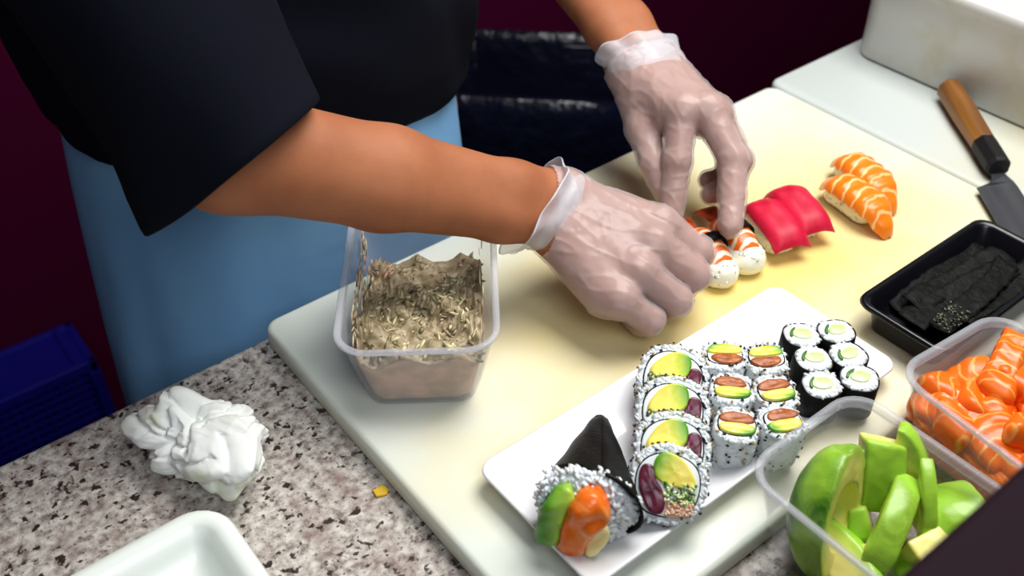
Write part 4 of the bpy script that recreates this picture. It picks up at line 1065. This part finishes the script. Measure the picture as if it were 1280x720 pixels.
def hand_field(f, h, g=0.0, web=0.0, arm=True):
    """one hand (and its arm) as rounded cones; g makes it fatter for the glove, web bridges the gaps"""
    W, wd, nr = h['W'], h['wd'], h['nrm']
    mid = (h['fingers'][1][0] + h['fingers'][2][0]) / 2; hd = unit(mid - W)
    palm = -nr
    # metacarpals and palm
    for i, F in enumerate(h['fingers']):
        b = W + wd * (.0165 - .011 * i) + hd * .006
        f.cone(b - nr * .002, F[0] - nr * .002, .0135 + g, RAD[i][0] - .0006 + g, .016)
        f.cone(b + palm * .010, F[0] + palm * .008 - hd * .008, .0125 + g, RAD[i][0] - .001 + g, .014)
    I, P = h['fingers'][0][0], h['fingers'][3][0]
    f.cone(W - wd * .014 + palm * .010 + hd * .012, P + palm * .009 - hd * .014, .0150 + g, .0120 + g, .012)
    # thumb and its ball
    T = h['thumb']
    f.cone(W + wd * .013 + palm * .006, T[1] + palm * .002, .0165 + g, .0130 + g, .014)
    f.cone(T[0], I + palm * .012 - hd * .012, .012 + g, .0095 + g, .018)
    f.cone(T[1], T[2], .0126 + g, .0112 + g, .006); f.cone(T[2], T[3], .0114 + g, .0088 + g, .003)
    # fingers with knuckles
    for i, F in enumerate(h['fingers']):
        r = RAD[i]; k = .0012 + web
        for a in range(3): f.cone(F[a], F[a + 1], r[a] - (.0004 if a else .0) + g, r[a + 1] - .0004 + g, (.0036 if a == 0 else k) if a < 1 else k)
        f.ell(F[0] + nr * .0022, (r[0] * .86 + g,) * 3, .009); f.ell(F[1], (r[1] + .0004 + g,) * 3, .003)
    # wrist, forearm
    ax = unit(h['E'] - W)
    for s in (-1, 1):
        f.cone(W + wd * .0125 * s - hd * .004, W + wd * .0115 * s + ax * .045, .0185 + g, .0190 + g, .012)
        if arm:
            f.cone(W + wd * .0115 * s + ax * .045, W + wd * .008 * s + ax * .14, .0190, .0280, .012)
            f.cone(W + wd * .008 * s + ax * .14, h['E'] + wd * .006 * s, .0280, .0320, .012)
    if arm: f.cone(h['E'], h['E'] + (h['S'] - h['E']) * .55, .036, .042, .02)
    return f

def prof(z, table):
    zs = [r[0] for r in table]; return [np.interp(z, zs, [r[i] for r in table]) for i in range(1, len(table[0]))]

def column_field(f, table, z0, z1, k=0.0, p=2.3):
    """upright body section: table rows (z, cx, cy, a, b)"""
    m = max(max(r[3], r[4]) for r in table)
    cx0 = min(r[1] for r in table); cx1 = max(r[1] for r in table); cy0 = min(r[2] for r in table); cy1 = max(r[2] for r in table)
    def fn(x, y, z):
        cx, cy, a, b = (v.astype(np.float32) for v in prof(np.clip(z, z0, z1), table))
        q = (np.abs((x - cx) / a) ** p + np.abs((y - cy) / b) ** p) ** (1 / p)
        d = (q - 1) * np.minimum(a, b)
        dz = np.maximum(z0 - z, z - z1) + 0 * x
        return np.where(dz > 0, np.sqrt(np.maximum(d, 0) ** 2 + dz ** 2), np.maximum(d, dz))
    return f.put(fn, (cx0 - m, cy0 - m, z0), (cx1 + m, cy1 + m, z1), k)

BODY = [(.95, .315, .745, .160, .105), (1.03, .315, .74, .152, .100), (1.15, .315, .735, .155, .105), (1.28, .32, .735, .165, .112), (1.38, .33, .735, .160, .095), (1.43, .33, .735, .105, .070), (1.46, .33, .73, .065, .060)]
HEADC = A3(.33, .700, 1.62)

def chef():
    t = thing('person', 'chef in a black short-sleeved shirt and pale blue apron pressing sushi with gloved hands', 'person', (.315, .74, 0))
    RH, LH = at('right'), at('left')
    parts = []
    f = Field((.13, .315, .918), (.535, .66, 1.22), .0019); hand_field(f, RH); parts.append(f.mesh(2))
    f = Field((.475, .365, .925), (.69, .83, 1.27), .0019); hand_field(f, LH); parts.append(f.mesh(2))
    # trunk, legs and head, coarser; all of it under cloth but the neck and head
    f = Field((.08, .52, .03), (.60, .92, 1.80), .0085)
    column_field(f, BODY, .95, 1.46, .03)
    for h in (RH, LH): f.cone(h['S'], h['E'] + (h['S'] - h['E']) * .42, .056, .048, .03)
    f.cone(RH['S'], (.28, .735, 1.41), .055, .05, .04); f.cone(LH['S'], (.40, .735, 1.41), .055, .05, .04)
    for s in (-1, 1):
        hip = A3(.315 + .085 * s, .745, .93); knee = A3(.315 + .095 * s, .735, .50); ank = A3(.315 + .10 * s, .755, .10)
        f.cone(hip, knee, .080, .058, .05); f.cone(knee, ank, .057, .040, .02); f.cone(ank - A3(0, 0, .045), ank + A3(0, -.13, -.055), .036, .030, .02)
    parts.append(f.mesh(2))
    f = Field((.20, .54, 1.40), (.46, .83, 1.80), .0036)
    f.cone((.34, .735, 1.42), (.333, .715, 1.56), .058, .055, .02)
    f.ell(HEADC + A3(0, .012, .035), (.075, .092, .085), .03); f.ell(HEADC + A3(0, -.020, -.045), (.058, .066, .068), .03)
    f.cone(HEADC + A3(0, -.080, .018), HEADC + A3(0, -.106, -.018), .009, .014, .014)                                    # nose
    for s in (-1, 1):
        f.ell(HEADC + A3(.030 * s, -.094, .020), (.017, .014, .011), .008, sub=True)                                     # eye sockets
        f.ell(HEADC + A3(.032 * s, -.074, .036), (.026, .014, .009), .01)                                                # brow
        f.ell(HEADC + A3(.078 * s, .010, .000), (.010, .020, .031), .008)                                                # ear
        f.ell(HEADC + A3(.034 * s, -.068, -.024), (.020, .016, .018), .016)                                              # cheek
    f.ell(HEADC + A3(0, -.080, -.048), (.024, .012, .008), .008); f.ell(HEADC + A3(0, -.070, -.086), (.020, .018, .016), .016)
    parts.append(f.mesh(2))
    V = []; Q = []; b = 0
    for v, q in parts: V.append(v); Q.append(q + b); b += len(v)
    mesh('body', np.vstack(V), np.vstack(Q), M['skin'], t, world=True)

    # gloves: film over each hand, open at the wrist, with a rolled cuff
    for side, h, lo, hi in (('right', RH, (.33, .315, .916), (.535, .53, 1.05)), ('left', LH, (.475, .36, .922), (.645, .635, 1.085))):
        f = Field(lo, hi, .0015); hand_field(f, h, .0008, .0, arm=False); V, Q = f.mesh(2)
        ax = unit(h['E'] - h['W']); N = vnormals(V, Q)
        n1 = nz(V * np.array([1, 1, .6]), 75, 3.0); n2 = nz(V, 170, 7.0)
        V = V + N * (.0004 + .0009 * (1 - 2.2 * np.abs(n1)) * .6 + .0002 * n2)[:, None]
        q3 = np.column_stack([(V - h['W']) @ h['wd'] * 95, (V - h['W']) @ ax * 34, (V - h['W']) @ h['nrm'] * 60])
        n3 = np.clip(1 - 3.2 * np.abs(nz(q3, 1.0, 11.0)), 0, 1) ** 2 + .7 * np.clip(1 - 4 * np.abs(nz(q3 * np.array([.6, 2.2, 1]), 1.0, 31.0)), 0, 1) ** 2
        V = V + N * (.0006 * n3)[:, None]
        keep = ((V - h['W']) @ ax) < (.002 if side == 'left' else .0135); Qk = Q[keep[Q].all(1)]
        used = np.unique(Qk); mp = np.full(len(V), -1); mp[used] = np.arange(len(used))
        g = mesh('glove', V[used], mp[Qk], M['glove'], t, world=True)
        wd = h['wd']; nr = unit(np.cross(ax, wd)); m = 72; rings = []; fl = 1.0 if side == 'right' else .5
        prof_ = [(-.006, .0004, 0), (.001, .0012, .0003), (.006, .0034, .0010), (.010, .0036, .0014), (.013, .0026, .0016), (.017, .0036, .0022), (.021, .0056 * fl + .002, .0032), (.025, .0078 * fl + .002, .0042), (.026, .0086 * fl + .002, .0044), (.0245, .0088 * fl + .0018, .0042)]
        for s, off, amp in prof_:
            ring = []
            for j in range(m):
                a = 2 * math.pi * j / m
                w = .55 * amp * (math.sin(5 * a + 40 * s) * .7 + .6 * math.sin(9 * a + 1.3 + 90 * s) + .4 * math.sin(2 * a + .5))
                ra = .0318 + off + w; rb = .0212 + off + w
                sl = s - (.016 if side == 'left' else .004) + .0022 * math.sin(3 * a + 1) * (s > 0) + .003 * math.cos(a + (2.6 if side == 'right' else 0)) * (s > .005)
                ring.append(h['W'] + ax * sl + wd * math.cos(a) * ra + nr * math.sin(a) * rb)
            rings.append(ring)
        V, F = loft(rings); c = mesh('glove_cuff', V - np.array(t.location), F, M['cuff'], g)

    # T-shirt: trunk and two wide sleeves, hollow where the arms come out
    f = Field((.04, .50, .955), (.70, .93, 1.50), .0055)
    SH = [(.985, .310, .745, 0.167, .128), (1.0, .310, .745, 0.181, .142), (1.035, .310, .745, 0.187, .150), (1.09, .310, .742, 0.185, .148), (1.18, .310, .74, 0.179, .140), (1.30, .32, .735, .186, .135), (1.38, .33, .735, .185, .115), (1.43, .33, .735, .125, .090), (1.455, .33, .73, .078, .075)]
    column_field(f, SH, .985, 1.455, .02)
    for h in (RH, LH): f.cone(h['S'], h['S'] + (h['E'] - h['S']) * .45, .080, .062, .03)
    f.cone(RH['S'], (.27, .735, 1.40), .075, .06, .04); f.cone(LH['S'], (.41, .735, 1.40), .075, .06, .04)
    f.warp(lambda x, y, z: .0035 * np.sin(38 * x + 22 * z + 3 * np.sin(30 * y)) * np.sin(26 * y + 15 * z) + .003 * np.sin(60 * z + 20 * x) * np.sin(18 * x + 9 * y))
    V, Q = f.mesh(2); V[:, 2] += np.clip((1.22 - V[:, 2]) / .2, 0, 1) * (.042 - (V[:, 0] - .13) * .115); FV = [tuple(v) for v in V]; FF = [tuple(int(k) for k in q) for q in Q]
    for h, r0, r1, ext in ((RH, .084, .0655, .010), (LH, .080, .060, -.055)):
        d = unit(h['E'] - h['S']); Ls = np.linalg.norm(h['E'] - h['S']) + ext
        fore = unit(h['W'] - h['E']); u = unit(fore - d * (fore @ d)); v = np.cross(d, u); rings = []; m = 64
        seq = [(.02, r0, 0)] + [(q, r0 + (r1 - r0) * q ** .8, 1) for q in (.12, .25, .38, .5, .62, .74, .85, .93, .985, 1.0)]
        for q, r, w in seq + [(1.003, r1 - .0012, 1), (1.0, r1 - .0026, 1), (.93, r1 - .0036, 1), (.8, r1 - .005, 0), (.7, r1 - .02, 0)]:
            ring = []
            for k in range(m):
                a = 2 * math.pi * k / m
                wr = w * (.0030 * math.sin(3 * a + 9 * q + 1) + .0018 * math.sin(5 * a - 14 * q) + .0016 * math.sin(2 * a + 30 * q * (1 - q)))
                ring.append(h['S'] + d * (q * Ls - .016 * math.cos(a) * max(0, q - .3) / .7) + (u * math.cos(a) * 1.0 + v * math.sin(a) * 1.04) * (r + wr))
            rings.append(ring)
        V2, F2 = loft(rings); b2 = len(FV); FV += [tuple(p) for p in V2]; FF += [tuple(k + b2 for k in f_) for f_ in F2]
    mesh('t_shirt', FV, FF, M['shirt'], t, world=True)

    # apron wrapped round the waist
    rings = []; m = 120
    for z, a, b_ in ((1.060, .160, .110), (1.045, .170, .124), (1.02, .174, .128), (.97, .180, .131), (.90, .186, .131), (.82, .193, .132), (.74, .200, .136), (.60, .212, .148), (.45, .222, .160), (.34, .228, .166)):
        P = selip(a, b_, 2.2, m); ring = []
        for j, (px, py) in enumerate(P):
            u = 2 * math.pi * j / m; k = max(0, 1.05 - z)
            w = 1 + .012 * min(1, k * 6) * (math.sin(9 * u + 5 * z) + .7 * math.sin(17 * u - 8 * z + 1) + .6 * math.sin(5 * u + 14 * z)) * (.5 + k)
            ring.append((.308 + (px * .965) * w, max(.745 + py * w, .6105 + .01 * 0), z))
        rings.append(ring)
    V, F = loft(rings); o = mesh('apron', V, F, M['apron'], t, world=True)
    s_ = o.modifiers.new('thickness', 'SOLIDIFY'); s_.thickness = .002
    # trousers, shoes, hair, face
    f = Field((.12, .58, .08), (.55, .90, 1.0), .011)
    for s in (-1, 1):
        f.cone((.315 + .085 * s, .745, .93), (.315 + .095 * s, .735, .50), .088, .072, .02); f.cone((.315 + .095 * s, .735, .50), (.315 + .10 * s, .755, .12), .072, .062, .01)
    f.cut((0, 0, .10), (0, 0, -1)); V, Q = f.mesh(1); mesh('trousers', V, Q, M['trousers'], t, world=True)
    for s in (-1, 1):
        f = Field((.315 + .10 * s - .07, .55, -.02), (.315 + .10 * s + .07, .85, .14), .007)
        f.cone((.315 + .10 * s, .775, .045), (.315 + .105 * s, .64, .035), .046, .043, .02); f.cone((.315 + .10 * s, .76, .05), (.315 + .10 * s, .755, .10), .05, .052, .02); f.cut((0, 0, .002), (0, 0, -1), .004)
        V, Q = f.mesh(1); mesh('shoe', V, Q, M['shoe'], t, world=True)
    f = Field(HEADC - A3(.12, .13, .06), HEADC + A3(.12, .14, .16), .004)
    f.ell(HEADC + A3(0, .018, .044), (.083, .098, .088)); f.cut(HEADC + A3(0, -.045, .045), (0, -.80, -.60), .012); f.cut(HEADC + A3(0, .0, -.040), (0, 0, -1), .01)
    f.warp(lambda x, y, z: .0022 * np.sin(150 * x + 40 * y) * np.sin(90 * y + 30 * z)); V, Q = f.mesh(1); mesh('hair', V, Q, M['hair'], t, world=True)
    for s in (-1, 1):
        V = ET_V * np.array([.0125, .0115, .0115]); e = mesh('eye', V, ET_F, M['eye_white'], t); e.location = Vector(HEADC + A3(.030 * s, -.078, .020)) - t.location
        mesh('iris', ET_V * np.array([.0055, .002, .0055]) + A3(0, -.0105, -.001), ET_F, M['iris'], e)
    mesh('mouth', ET_V * np.array([.022, .008, .0055]) + (HEADC + A3(0, -.0885, -.048) - A3(*t.location)), ET_F, M['lips'], t)
chef()
